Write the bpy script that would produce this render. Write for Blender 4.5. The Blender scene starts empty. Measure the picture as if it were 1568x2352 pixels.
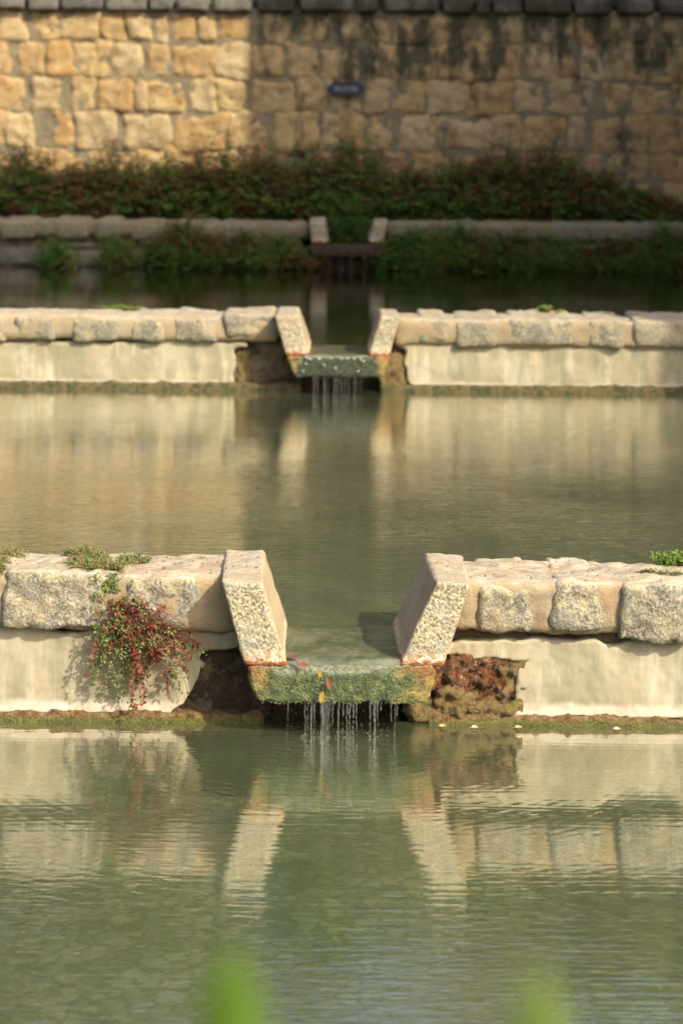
import bpy, math, random
from mathutils import Vector, Matrix, noise
from mathutils.bvhtree import BVHTree

R = random.Random(11)
F, HC, HX, HY = 5100.0, 2.4, 784.0, 239.0      # focal (photo px at 1568 wide), eye height, principal point
ROLL = 0.0085
CR, SR = math.cos(ROLL), math.sin(ROLL)
L1, L2, L3, L4 = 0.0, 0.285, 0.572, 0.872       # water levels of the four basins

C = bpy.data.collections.new("place")
scene = bpy.context.scene
scene.collection.children.link(C)


def P(x, y, d):
    dx, dy = x - HX, y - HY
    u, v = dx * CR + dy * SR, -dx * SR + dy * CR
    return Vector((u / F * d, d, HC - v / F * d))


def PX(p):
    u, v = p[0] * F / p[1], (HC - p[2]) * F / p[1]
    return u * CR - v * SR + HX, u * SR + v * CR + HY


def tag(o, label=None, cat=None, group=None, kind=None):
    if label: o["label"] = label
    if cat: o["category"] = cat
    if group: o["group"] = group
    if kind: o["kind"] = kind
    return o


def empty(name, loc, label, cat, group=None):
    o = bpy.data.objects.new(name, None)
    o.empty_display_size = 0.1
    C.objects.link(o)
    o.location = loc
    return tag(o, label, cat, group)


COLLECT = None
SINK = None


def mesh(name, vs, fs, mat, parent=None, smooth=True, at=None):
    """link one mesh object; vs are world coordinates"""
    if SINK is not None:
        b = len(SINK[0])
        SINK[0].extend(vs)
        SINK[1].extend([tuple(i + b for i in f) for f in fs])
        return None
    off = Vector(parent["_o"]) if parent is not None and "_o" in parent else (parent.location if parent else Vector(at or (0, 0, 0)))
    me = bpy.data.meshes.new(name)
    me.from_pydata([(v[0] - off[0], v[1] - off[1], v[2] - off[2]) for v in vs], [], fs)
    me.materials.append(mat)
    if smooth:
        me.polygons.foreach_set("use_smooth", [True] * len(me.polygons))
    o = bpy.data.objects.new(name, me)
    C.objects.link(o)
    if parent is not None:
        o.parent = parent
    else:
        o.location = off
    if COLLECT is not None:
        b = len(COLLECT[0])
        COLLECT[0].extend([tuple(v) for v in vs])
        COLLECT[1].extend([tuple(i + b for i in f) for f in fs])
    return o


# ---------------------------------------------------------------- materials
class Mat:
    def __init__(s, name):
        s.m = bpy.data.materials.new(name)
        s.m.use_nodes = True
        s.t = s.m.node_tree
        s.t.nodes.clear()
        s.out = s.n("ShaderNodeOutputMaterial")
        s.tc = s.n("ShaderNodeTexCoord")

    def n(s, t, **k):
        o = s.t.nodes.new(t)
        for a, b in k.items():
            setattr(o, a, b)
        return o

    def put(s, sock, v):
        if isinstance(v, bpy.types.NodeSocket):
            s.t.links.new(v, sock)
        elif v is not None:
            if isinstance(v, (tuple, list)) and len(v) == 3 and sock.type == "RGBA":
                v = (*v, 1)
            sock.default_value = v

    def vec(s, scale=(1, 1, 1), loc=(0, 0, 0), src="Object"):
        m = s.n("ShaderNodeMapping")
        s.put(m.inputs[0], s.tc.outputs[src])
        m.inputs["Scale"].default_value = scale
        m.inputs["Location"].default_value = loc
        return m.outputs[0]

    def noise(s, v, scale, detail=4, rough=0.55, dist=0, col=False):
        o = s.n("ShaderNodeTexNoise")
        s.put(o.inputs["Vector"], v)
        o.inputs["Scale"].default_value = scale
        o.inputs["Detail"].default_value = detail
        o.inputs["Roughness"].default_value = rough
        o.inputs["Distortion"].default_value = dist
        return o.outputs["Color" if col else "Fac"]

    def vor(s, v, scale, feature="F1", out="Distance", rnd=1):
        o = s.n("ShaderNodeTexVoronoi", feature=feature)
        s.put(o.inputs["Vector"], v)
        o.inputs["Scale"].default_value = scale
        o.inputs["Randomness"].default_value = rnd
        return o.outputs[out]

    def ramp(s, fac, stops):
        o = s.n("ShaderNodeValToRGB")
        e = o.color_ramp.elements
        while len(e) > 1:
            e.remove(e[0])
        e[0].position = stops[0][0]
        c = stops[0][1]
        e[0].color = (*c, 1) if isinstance(c, tuple) else (c, c, c, 1)
        for p, c in stops[1:]:
            k = e.new(p)
            k.color = (*c, 1) if isinstance(c, tuple) else (c, c, c, 1)
        s.put(o.inputs[0], fac)
        return o.outputs[0]

    def mix(s, f, a, b, mode="MIX"):
        o = s.n("ShaderNodeMix", data_type="RGBA", blend_type=mode)
        s.put(o.inputs[0], f)
        s.put(o.inputs[6], a)
        s.put(o.inputs[7], b)
        return o.outputs[2]

    def math(s, op, a, b=None, c=None, clamp=False):
        o = s.n("ShaderNodeMath", operation=op, use_clamp=clamp)
        s.put(o.inputs[0], a)
        if b is not None: s.put(o.inputs[1], b)
        if c is not None: s.put(o.inputs[2], c)
        return o.outputs[0]

    def sep(s, v):
        o = s.n("ShaderNodeSeparateXYZ")
        s.put(o.inputs[0], v)
        return o.outputs

    def rng(s, v, a, b, c=0.0, d=1.0):
        o = s.n("ShaderNodeMapRange", interpolation_type="SMOOTHSTEP")
        s.put(o.inputs[0], v)
        for i, x in enumerate((a, b, c, d)):
            s.put(o.inputs[i + 1], x)
        return o.outputs[0]

    def bump(s, h, strength=0.5, dist=0.01, nrm=None):
        o = s.n("ShaderNodeBump")
        s.put(o.inputs["Height"], h)
        s.put(o.inputs["Strength"], strength)
        s.put(o.inputs["Distance"], dist)
        if nrm is not None: s.put(o.inputs["Normal"], nrm)
        return o.outputs[0]

    def pbr(s, col, rough=0.8, nrm=None, spec=0.3, **k):
        o = s.n("ShaderNodeBsdfPrincipled")
        s.put(o.inputs["Base Color"], col)
        s.put(o.inputs["Roughness"], rough)
        s.put(o.inputs["Specular IOR Level"], spec)
        if nrm is not None: s.put(o.inputs["Normal"], nrm)
        for a, b in k.items():
            s.put(o.inputs[a], b)
        s.t.links.new(o.outputs[0], s.out.inputs[0])
        return s.m


def tan_col(m, v, s=1.0):
    big = m.noise(v, 3.5 * s, 5, 0.6)
    fine = m.noise(v, 60 * s, 4, 0.7)
    c = m.ramp(big, [(0.3, (0.31, 0.235, 0.145)), (0.5, (0.385, 0.31, 0.20)), (0.68, (0.42, 0.37, 0.27))])
    return m.mix(m.ramp(fine, [(0.35, 0.0), (0.75, 0.45)]), c, (0.30, 0.24, 0.17)), fine


def mat_granite(name, warm=0.0, tanny=0.35, s=1.0, k=0.0):
    m = Mat(name)
    v = m.vec()
    sp = m.noise(v, 80 * s, 3, 0.65)
    sp2 = m.noise(m.vec((1, 1, 1), (4, 3, 2)), 150 * s, 2, 0.6)
    c = m.ramp(sp, [(0.35, (0.10, 0.10, 0.093)), (0.45, (0.19, 0.183, 0.158)), (0.54, (0.29, 0.27, 0.205)), (0.64, (0.47, 0.42, 0.31))])
    c = m.mix(m.ramp(sp2, [(0.5, 0.0), (0.66, 0.4)]), c, (0.48, 0.42, 0.29))
    c = m.mix(m.ramp(sp2, [(0.32, 0.45), (0.42, 0.0)]), c, (0.10, 0.10, 0.095))
    lich = m.noise(v, 7 * s, 4, 0.65)
    c = m.mix(m.ramp(lich, [(0.48, 0.0), (0.62, 0.30 + warm)]), c, (0.60, 0.48, 0.28))
    c = m.mix(m.ramp(m.noise(m.vec((1, 1, 1), (9, 1, 5)), 9 * s, 4, 0.6), [(0.35, 0.45), (0.5, 0.0)]), c, (0.17, 0.175, 0.165))
    t, fine = tan_col(m, v)
    msk = m.noise(m.vec((1, 1, 1), (1, 7, 3)), 6 * s, 6, 0.7)
    c = m.mix(m.ramp(msk, [(0.60 - tanny * 0.25, 0.0), (0.68 - tanny * 0.25, 0.85)]), c, t)
    # the upward faces are trowelled over with pale lime mortar
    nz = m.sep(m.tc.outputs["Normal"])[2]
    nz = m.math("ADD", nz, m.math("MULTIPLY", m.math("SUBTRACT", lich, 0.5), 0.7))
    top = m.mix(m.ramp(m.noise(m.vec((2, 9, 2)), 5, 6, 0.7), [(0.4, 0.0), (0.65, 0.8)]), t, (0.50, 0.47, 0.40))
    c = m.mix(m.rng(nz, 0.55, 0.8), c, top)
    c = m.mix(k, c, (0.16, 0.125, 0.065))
    h = m.math("ADD", m.math("MULTIPLY", sp, 0.6), m.math("MULTIPLY", m.noise(v, 25 * s, 5, 0.7), 0.9))
    return m.pbr(c, 0.88, m.bump(h, 0.75, 0.012 / s))


def mat_cheek(name, s=1.0):
    m = Mat(name)
    v = m.vec()
    sp = m.noise(v, 82 * s, 3, 0.65)
    c = m.ramp(sp, [(0.36, (0.14, 0.125, 0.10)), (0.45, (0.31, 0.275, 0.19)), (0.54, (0.48, 0.42, 0.28)), (0.64, (0.64, 0.56, 0.39))])
    c = m.mix(m.ramp(m.noise(v, 8 * s, 4, 0.6), [(0.5, 0.0), (0.62, 0.5)]), c, (0.38, 0.37, 0.33))
    t, fine = tan_col(m, v)
    n = m.sep(m.tc.outputs["Normal"])
    side = m.math("ABSOLUTE", n[0])
    wob = m.math("MULTIPLY", m.math("SUBTRACT", m.noise(v, 9, 4, 0.6), 0.5), 0.6)
    c = m.mix(m.rng(m.math("ADD", side, wob), 0.5, 0.68), c, m.mix(0.25, t, (0.44, 0.34, 0.23)))
    top = m.mix(m.ramp(m.noise(m.vec((2, 9, 2)), 6, 6, 0.7), [(0.38, 0.0), (0.6, 0.8)]), t, (0.48, 0.435, 0.355))
    c = m.mix(m.rng(m.math("ADD", n[2], wob), 0.55, 0.75), c, top)
    # lime crust and rust at the foot
    z = m.sep(v)[2]
    zz = m.math("ADD", z, m.math("MULTIPLY", m.math("SUBTRACT", m.noise(v, 16, 6, 0.75), 0.5), 0.11))
    crust = m.mix(m.ramp(m.noise(v, 40, 4, 0.7), [(0.42, 0.0), (0.55, 1.0)]), (0.72, 0.64, 0.52), (0.50, 0.33, 0.18))
    c = m.mix(m.rng(zz, 0.075 / s, 0.045 / s), c, crust)
    c = m.mix(m.rng(zz, 0.030 / s, 0.016 / s), c, (0.30, 0.10, 0.035))
    h = m.math("ADD", sp, m.noise(v, 22 * s, 5, 0.7))
    return m.pbr(c, 0.85, m.bump(h, 0.7, 0.012 / s))


def mat_tan(name, k=1.0):
    m = Mat(name)
    v = m.vec()
    t, fine = tan_col(m, v)
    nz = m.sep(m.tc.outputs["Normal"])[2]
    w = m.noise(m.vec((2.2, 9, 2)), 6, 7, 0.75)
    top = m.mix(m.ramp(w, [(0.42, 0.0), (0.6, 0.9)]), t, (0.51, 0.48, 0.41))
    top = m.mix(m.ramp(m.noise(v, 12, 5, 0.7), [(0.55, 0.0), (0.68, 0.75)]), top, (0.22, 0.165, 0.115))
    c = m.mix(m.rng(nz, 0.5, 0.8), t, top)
    c = m.mix(m.ramp(m.noise(m.vec((1, 1, 1), (3, 3, 9)), 5, 4, 0.6), [(0.5, 0.0), (0.7, 0.5)]), c, (0.42, 0.27, 0.15))
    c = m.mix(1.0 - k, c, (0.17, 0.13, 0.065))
    return m.pbr(c, 0.9, m.bump(m.math("ADD", m.noise(v, 12, 6, 0.7), fine), 0.55, 0.01))


def mat_plaster(name, zb, s=1.0, ref=0.0):
    """cream plaster with vertical run stains, lime line at the foot"""
    m = Mat(name)
    v = m.vec()
    base = m.ramp(m.noise(v, 2.2, 4, 0.55), [(0.35, (0.33, 0.285, 0.185)), (0.6, (0.43, 0.38, 0.27))])
    st = m.noise(m.vec((4.2 / s, 1, 1.1), (2, 0, 0)), 1.5, 5, 0.55)
    c = m.mix(m.ramp(st, [(0.45, 0.0), (0.62, 0.8)]), base, (0.28, 0.265, 0.18))
    st2 = m.noise(m.vec((5 / s, 1, 1.3), (8, 0, 4)), 1.8, 6, 0.6)
    c = m.mix(m.ramp(st2, [(0.5, 0.0), (0.66, 0.8)]), c, (0.57, 0.525, 0.41))
    st3 = m.noise(m.vec((6 / s, 1, 1.3), (5, 0, 9)), 1.2, 5, 0.6)
    c = m.mix(m.ramp(st3, [(0.55, 0.0), (0.72, 0.6)]), c, (0.50, 0.32, 0.15))
    z = m.sep(v)[2]
    zz = m.math("ADD", z, m.math("MULTIPLY", m.math("SUBTRACT", m.noise(v, 14 / s, 5, 0.6), 0.5), 0.05 * s))
    c = m.mix(m.rng(zz, zb + 0.045 * s, zb + 0.015 * s), c, (0.66, 0.57, 0.46))
    c = m.mix(m.ramp(m.noise(m.vec((1, 1, 1), (3, 1, 6)), 5, 6, 0.68), [(0.52, 0.0), (0.66, 0.55)]), c, (0.27, 0.25, 0.165))
    scr = m.noise(m.vec((30, 1, 6), (0, 0, 2)), 2, 2, 0.5, 0.4)
    c = m.mix(m.ramp(m.noise(v, 9, 6, 0.7), [(0.58, 0.0), (0.75, 0.3)]), c, (0.33, 0.30, 0.21))
    return m.pbr(c, 0.75, m.bump(m.math("ADD", m.noise(v, 6, 5, 0.6), m.math("MULTIPLY", scr, 0.3)), 0.35, 0.012))


def mat_crust(name, cols, scale=14, rough=0.45, bumpd=0.02, zsplit=None, spec=0.5):
    m = Mat(name)
    v = m.vec()
    n1 = m.noise(v, scale, 6, 0.7)
    k = len(cols)
    c = m.ramp(n1, [(0.32 + 0.36 * i / (k - 1), col) for i, col in enumerate(cols)])
    n2 = m.noise(v, scale * 5, 4, 0.75)
    c = m.mix(m.ramp(n2, [(0.35, 0.55), (0.52, 0.0)]), c, (0.03, 0.025, 0.015))
    if zsplit:
        z = m.sep(v)[2]
        zz = m.math("ADD", z, m.math("MULTIPLY", m.math("SUBTRACT", m.noise(v, 20, 4, 0.6), 0.5), zsplit[2]))
        g = m.ramp(n2, [(0.35, (0.05, 0.075, 0.02)), (0.5, (0.20, 0.21, 0.05)), (0.65, (0.38, 0.36, 0.12))])
        c = m.mix(m.rng(zz, zsplit[1], zsplit[0]), c, g)
    return m.pbr(c, rough, m.bump(m.math("ADD", n1, n2), 0.9, bumpd), spec)


def mat_moss(name, halfw, s=1.0, dark=0.0):
    """wet green algae on the spout slab, ochre at its ends"""
    m = Mat(name)
    v = m.vec()
    n1 = m.noise(v, 26 / s, 5, 0.75)
    n2 = m.noise(v, 120 / s, 3, 0.7)
    big = m.noise(v, 5 / s, 3, 0.6)
    g = m.ramp(n1, [(0.3, (0.022, 0.045, 0.012)), (0.45, (0.075, 0.12, 0.03)), (0.56, (0.17, 0.20, 0.06)), (0.7, (0.40, 0.40, 0.23))])
    g = m.mix(m.ramp(big, [(0.55, 0.0), (0.68, 0.65)]), g, (0.02, 0.055, 0.028))
    o = m.ramp(n1, [(0.35, (0.13, 0.10, 0.02)), (0.5, (0.36, 0.29, 0.07)), (0.65, (0.55, 0.40, 0.14))])
    x = m.math("ABSOLUTE", m.sep(v)[0])
    x = m.math("ADD", x, m.math("MULTIPLY", m.math("SUBTRACT", m.noise(v, 14 / s, 5, 0.7), 0.5), 0.34))
    c = m.mix(m.rng(x, halfw * 0.70, halfw * 0.86), g, o)
    z = m.sep(v)[2]
    rust = m.rng(m.math("ADD", z, m.math("MULTIPLY", x, 0.16)), 0.035, 0.06)
    c = m.mix(m.math("MULTIPLY", m.rng(x, halfw * 0.75, halfw * 0.9), m.math("MULTIPLY", m.rng(m.math("ADD", z, m.math("MULTIPLY", n1, 0.06)), -0.03, 0.03), 0.75)), c, (0.33, 0.12, 0.04))
    c = m.mix(m.math("MULTIPLY", m.rng(x, halfw * 0.7, halfw * 0.6), m.rng(m.math("ADD", z, m.math("MULTIPLY", n1, 0.03)), -0.02, 0.015)), c, (0.36, 0.40, 0.28))
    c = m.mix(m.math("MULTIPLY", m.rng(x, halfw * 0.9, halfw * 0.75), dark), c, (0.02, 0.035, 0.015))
    c = m.mix(m.rng(m.sep(m.tc.outputs["Normal"])[2], 0.75, 0.92), c, (0.36, 0.33, 0.24))
    h = m.math("ADD", n1, m.math("MULTIPLY", n2, 0.9))
    return m.pbr(c, m.ramp(n2, [(0.4, 0.10), (0.6, 0.35)]), m.bump(h, 1.0, 0.022), 0.9)


def mat_wallstone(name, stain=True, pale=False):
    m = Mat(name)
    v = m.vec()
    inf = m.n("ShaderNodeObjectInfo")
    rnd = inf.outputs["Random"]
    if pale:
        a = m.ramp(rnd, [(0, (0.15, 0.14, 0.12)), (0.5, (0.20, 0.19, 0.165)), (1, (0.25, 0.23, 0.195))])
    else:
        a = m.ramp(rnd, [(0, (0.52, 0.335, 0.15)), (0.25, (0.62, 0.445, 0.215)), (0.5, (0.54, 0.41, 0.24)), (0.75, (0.66, 0.51, 0.30)), (1, (0.60, 0.36, 0.14))])
    if not pale:
        isl = m.n("ShaderNodeNewGeometry").outputs["Random Per Island"]
        a = m.mix(m.ramp(isl, [(0.0, 0.0), (1.0, 0.5)]), a, (0.60, 0.46, 0.27))
    n1 = m.noise(v, 5, 6, 0.68)
    a = m.mix(m.ramp(n1, [(0.35, 0.75), (0.5, 0.0)]), a, (0.36, 0.20, 0.075) if not pale else (0.15, 0.14, 0.12))
    a = m.mix(m.ramp(n1, [(0.52, 0.0), (0.7, 0.75)]), a, (0.70, 0.52, 0.28) if not pale else (0.30, 0.275, 0.23))
    a = stain_mix(m, v, a)
    return m.pbr(a, 0.95, m.bump(m.noise(v, 7, 7, 0.75), 1.0, 0.07))


def stain_mix(m, v, a):
    x, y, z = m.sep(v)
    s1 = m.noise(m.vec((1.6, 1, 0.75), (0.3, 0, 0.2)), 1.5, 6, 0.66)
    msk = m.math("MULTIPLY", m.rng(x, -1.35, -0.75), m.rng(m.math("ADD", z, m.math("MULTIPLY", x, 0.06)), 1.5, 2.7))
    f = m.math("ADD", s1, m.math("MULTIPLY", msk, 0.125))
    a = m.mix(m.math("MULTIPLY", m.ramp(f, [(0.56, 0.0), (0.66, 0.93)]), m.rng(x, -1.7, -0.9)), a, (0.085, 0.082, 0.055))
    s2 = m.noise(m.vec((1, 1, 1), (5, 5, 5)), 2.4, 5, 0.7)
    return m.mix(m.math("MULTIPLY", m.ramp(s2, [(0.6, 0.0), (0.7, 0.45)]), m.rng(z, 1.2, 2.2)), a, (0.13, 0.12, 0.07))


def mat_leaf(name, cols, nscale=6, spec=0.3, trans=0.35, rough=0.5):
    m = Mat(name)
    geo = m.n("ShaderNodeNewGeometry")
    r = geo.outputs["Random Per Island"]
    n = m.noise(m.vec(), nscale, 2, 0.5)
    f = m.math("ADD", m.math("MULTIPLY", r, 0.45), m.math("MULTIPLY", m.rng(n, 0.3, 0.7), 0.55))
    k = len(cols)
    c = m.ramp(f, [(0.08 + 0.84 * i / (k - 1), col) for i, col in enumerate(cols)])
    p = m.n("ShaderNodeBsdfPrincipled")
    m.put(p.inputs["Base Color"], c)
    p.inputs["Roughness"].default_value = rough
    p.inputs["Specular IOR Level"].default_value = spec
    t = m.n("ShaderNodeBsdfTranslucent")
    m.put(t.inputs[0], c)
    mx = m.n("ShaderNodeMixShader")
    mx.inputs[0].default_value = trans
    m.t.links.new(p.outputs[0], mx.inputs[1])
    m.t.links.new(t.outputs[0], mx.inputs[2])
    m.t.links.new(mx.outputs[0], m.out.inputs[0])
    return m.m


def mat_plain(name, col, rough=0.7, spec=0.3, var=0.25):
    m = Mat(name)
    c = m.mix(m.ramp(m.noise(m.vec(), 12, 4, 0.6), [(0.35, 0.0), (0.7, 1.0)]), tuple(x * (1 - var) for x in col), tuple(min(1, x * (1 + var)) for x in col))
    return m.pbr(c, rough, None, spec)


def mat_water(name, centre, tint, ring=1.0, chop=1.0, k=95.0, refl=1.38, silt=0.20, near=0):
    m = Mat(name)
    v = m.vec()
    x, y, z = m.sep(v)
    tot = None
    wob = m.noise(m.vec((1, 1, 1)), 2.3, 2, 0.5)
    for i, (cx, cy, kk, am) in enumerate(((centre[0] - 0.14, centre[1], k, 1.0), (centre[0] + 0.12, centre[1] - 0.03, k * 1.22, 0.8), (centre[0], centre[1] + .02, k * 0.62, 1.1))):
        ax, ay = m.math("SUBTRACT", x, cx), m.math("SUBTRACT", y, cy)
        r = m.math("SQRT", m.math("ADD", m.math("MULTIPLY", ax, ax), m.math("MULTIPLY", ay, ay)))
        ph = m.math("ADD", m.math("MULTIPLY", r, kk), m.math("MULTIPLY", wob, 3.0))
        s = m.math("SINE", ph)
        amp = m.math("DIVIDE", am, m.math("ADD", m.math("MULTIPLY", r, 1.1), 0.55))
        amp = m.math("MULTIPLY", amp, m.rng(r, 4.2, 1.2))
        w = m.math("MULTIPLY", s, amp)
        tot = w if tot is None else m.math("ADD", tot, w)
    tot = m.math("MULTIPLY", tot, ring * 0.00006)
    # long-crested ripples running toward the viewer
    q1 = m.noise(m.vec((0.35, 1.2, 1)), 3.0, 3, 0.5)
    q2 = m.noise(m.vec((0.5, 1.0, 1), (4, 2, 0)), 2.2, 2, 0.5)
    pl = None
    for kk, am, qq, pw in ((k * 0.95, 1.0, q1, 16.0), (k * 0.62, 0.9, q2, 13.0), (k * 1.45, 0.6, q1, 22.0)):
        ww = m.math("MULTIPLY", m.math("SINE", m.math("ADD", m.math("MULTIPLY", y, kk), m.math("MULTIPLY", qq, pw))), am)
        pl = ww if pl is None else m.math("ADD", pl, ww)
    env = m.rng(m.noise(m.vec((0.5, 1.6, 1), (2, 9, 0)), 1.4, 2, 0.5), 0.35, 0.65, 0.25, 1.3)
    tot = m.math("ADD", tot, m.math("MULTIPLY", m.math("MULTIPLY", pl, env), ring * 0.000055))
    n1 = m.noise(m.vec((1.0, 3.4, 1)), 9.0, 3, 0.55)
    n2 = m.noise(m.vec((1.0, 3.6, 1), (3, 7, 0)), 17.0, 2, 0.5)
    patch = m.rng(m.noise(m.vec((1, 1, 1), (7, 1, 0)), 0.8, 2, 0.5), 0.35, 0.65, 0.45, 1.25)
    nn = m.math("ADD", m.math("MULTIPLY", n1, 0.0034 * chop), m.math("MULTIPLY", n2, 0.00110 * chop))
    nn = m.math("MULTIPLY", nn, patch)
    if near: nn = m.math("MULTIPLY", nn, m.rng(y, 7.3, 5.6, 1.0, near))
    ax, ay = m.math("SUBTRACT", x, centre[0]), m.math("MULTIPLY", m.math("SUBTRACT", y, centre[1] - 0.05), 0.9)
    rr = m.math("SQRT", m.math("ADD", m.math("MULTIPLY", ax, ax), m.math("MULTIPLY", ay, ay)))
    spl = m.math("MULTIPLY", m.noise(m.vec((1, 2.0, 1)), 24.0, 3, 0.6), m.rng(rr, 0.75, 0.12))
    nn = m.math("ADD", nn, m.math("MULTIPLY", spl, 0.0022))
    h = m.math("ADD", tot, nn)
    nrm = m.bump(h, 1.0, 1.0)
    fr = m.n("ShaderNodeFresnel")
    fr.inputs[0].default_value = 1.33
    m.t.links.new(nrm, fr.inputs["Normal"])
    fac = m.math("MULTIPLY", m.math("POWER", fr.outputs[0], 0.5), refl, clamp=True)
    g = m.n("ShaderNodeBsdfGlossy")
    g.inputs["Color"].default_value = (0.96, 0.95, 0.90, 1)
    g.inputs["Roughness"].default_value = 0.015
    m.t.links.new(nrm, g.inputs["Normal"])
    t = m.n("ShaderNodeBsdfTransparent")
    t.inputs[0].default_value = (*tint, 1)
    mx = m.n("ShaderNodeMixShader")
    m.t.links.new(fac, mx.inputs[0])
    # silt suspended just below the surface
    df = m.n("ShaderNodeBsdfDiffuse")
    m.put(df.inputs[0], m.mix(m.rng(m.noise(m.vec(), 1.3, 4, 0.6), 0.35, 0.65), (0.40, 0.50, 0.27), (0.56, 0.60, 0.36)))
    ms = m.n("ShaderNodeMixShader")
    ms.inputs[0].default_value = silt
    m.t.links.new(t.outputs[0], ms.inputs[1])
    m.t.links.new(df.outputs[0], ms.inputs[2])
    m.t.links.new(ms.outputs[0], mx.inputs[1])
    m.t.links.new(g.outputs[0], mx.inputs[2])
    m.t.links.new(mx.outputs[0], m.out.inputs[0])
    return m.m


def mat_bed(name):
    m = Mat(name)
    w = m.n("ShaderNodeMixRGB")
    v = m.vec()
    dn = m.noise(m.vec((0.6, 2.0, 1)), 9, 3, 0.6, col=True)
    w.inputs[0].default_value = 0.10
    m.t.links.new(v, w.inputs[1]); m.t.links.new(dn, w.inputs[2])
    vv = w.outputs[0]
    e = m.vor(vv, 17, "DISTANCE_TO_EDGE", "Distance")
    cc = m.vor(vv, 17, "F1", "Color")
    r = m.sep(cc)[0]
    c = m.ramp(r, [(0, (0.15, 0.22, 0.11)), (0.35, (0.42, 0.53, 0.31)), (0.7, (0.70, 0.76, 0.50)), (1, (0.78, 0.66, 0.30))])
    c = m.mix(m.ramp(m.noise(v, 1.2, 5, 0.6), [(0.42, 0.0), (0.56, 0.6)]), c, (0.15, 0.23, 0.10))
    c = m.mix(m.ramp(m.noise(m.vec((1, 1, 1), (6, 2, 0)), 3.2, 5, 0.65), [(0.52, 0.0), (0.64, 0.7)]), c, (0.20, 0.20, 0.10))
    c = m.mix(m.ramp(e, [(0.02, 0.45), (0.16, 0.0)]), c, (0.09, 0.11, 0.05))
    return m.pbr(c, 0.9, m.bump(m.ramp(e, [(0, 0.0), (0.2, 1.0)]), 0.6, 0.02))


def mat_stream(name):
    m = Mat(name)
    g = m.n("ShaderNodeBsdfGlossy")
    g.inputs["Roughness"].default_value = 0.05
    d = m.n("ShaderNodeBsdfTranslucent")
    d.inputs[0].default_value = (0.8, 0.85, 0.8, 1)
    t = m.n("ShaderNodeBsdfTransparent")
    a = m.n("ShaderNodeMixShader"); b = m.n("ShaderNodeMixShader")
    a.inputs[0].default_value = 0.42
    m.t.links.new(g.outputs[0], a.inputs[1]); m.t.links.new(d.outputs[0], a.inputs[2])
    fr = m.n("ShaderNodeLayerWeight"); fr.inputs[0].default_value = 0.5
    f = m.math("ADD", m.math("MULTIPLY", fr.outputs["Facing"], 0.5), m.math("MULTIPLY", m.noise(m.vec(), 90, 3, 0.7), 0.38), clamp=True)
    m.put(b.inputs[0], f)
    m.t.links.new(t.outputs[0], b.inputs[1]); m.t.links.new(a.outputs[0], b.inputs[2])
    m.t.links.new(b.outputs[0], m.out.inputs[0])
    return m.m


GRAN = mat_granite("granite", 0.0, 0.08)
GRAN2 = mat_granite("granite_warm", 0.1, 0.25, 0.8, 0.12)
GRAN3 = mat_granite("granite_dull", 0.0, 0.15, 0.6)
CHEEK = mat_cheek("cheek_granite")
CHEEK2 = mat_cheek("cheek_granite_wide", 0.8)
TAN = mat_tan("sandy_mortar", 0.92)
RUST = mat_crust("rusty_encrusted_rock", [(0.06, 0.022, 0.013), (0.17, 0.055, 0.026), (0.38, 0.17, 0.06), (0.62, 0.43, 0.21)], 34, 0.22, 0.04, None, 0.9)
OCHRE = mat_crust("ochre_encrusted_rock", [(0.12, 0.11, 0.035), (0.30, 0.21, 0.08), (0.48, 0.34, 0.15), (0.26, 0.28, 0.09)], 34, 0.35, 0.04)
def mat_film(name):
    m = Mat(name)
    v = m.vec()
    c = m.ramp(m.noise(v, 8, 5, 0.65), [(0.35, (0.06, 0.07, 0.035)), (0.5, (0.12, 0.13, 0.075)), (0.65, (0.19, 0.20, 0.13))])
    h = m.noise(m.vec((1, 4, 1)), 26, 3, 0.55)
    return m.pbr(c, 0.12, m.bump(h, 0.35, 0.004), 0.9)


FILM = mat_film("wet_film")
ALGAE = mat_crust("underwater_green_algae", [(0.05, 0.10, 0.02), (0.11, 0.20, 0.04), (0.20, 0.30, 0.08)], 12, 0.7, 0.02)
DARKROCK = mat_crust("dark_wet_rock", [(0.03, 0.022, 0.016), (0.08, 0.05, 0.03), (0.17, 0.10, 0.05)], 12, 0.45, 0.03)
ROUGHROCK = mat_crust("rough_backing_rock", [(0.09, 0.07, 0.045), (0.2, 0.15, 0.09), (0.33, 0.25, 0.15)], 12, 0.7, 0.03)
MOSSLEDGE = mat_crust("mossy_ledge", [(0.08, 0.05, 0.02), (0.26, 0.14, 0.055), (0.36, 0.26, 0.12), (0.5, 0.40, 0.24)], 34, 0.4, 0.03, (0.010, 0.026, 0.03))
MOSSLEDGE2 = mat_crust("dark_mossy_ledge", [(0.04, 0.05, 0.02), (0.07, 0.09, 0.03), (0.22, 0.15, 0.07), (0.12, 0.14, 0.05)], 20, 0.4, 0.02)
STREAM = mat_stream("falling_water")

# ---------------------------------------------------------------- shapes
def fbm(p, f, o=4):
    return noise.fractal(Vector(p) * f, 0.75, 2.1, o)


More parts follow.
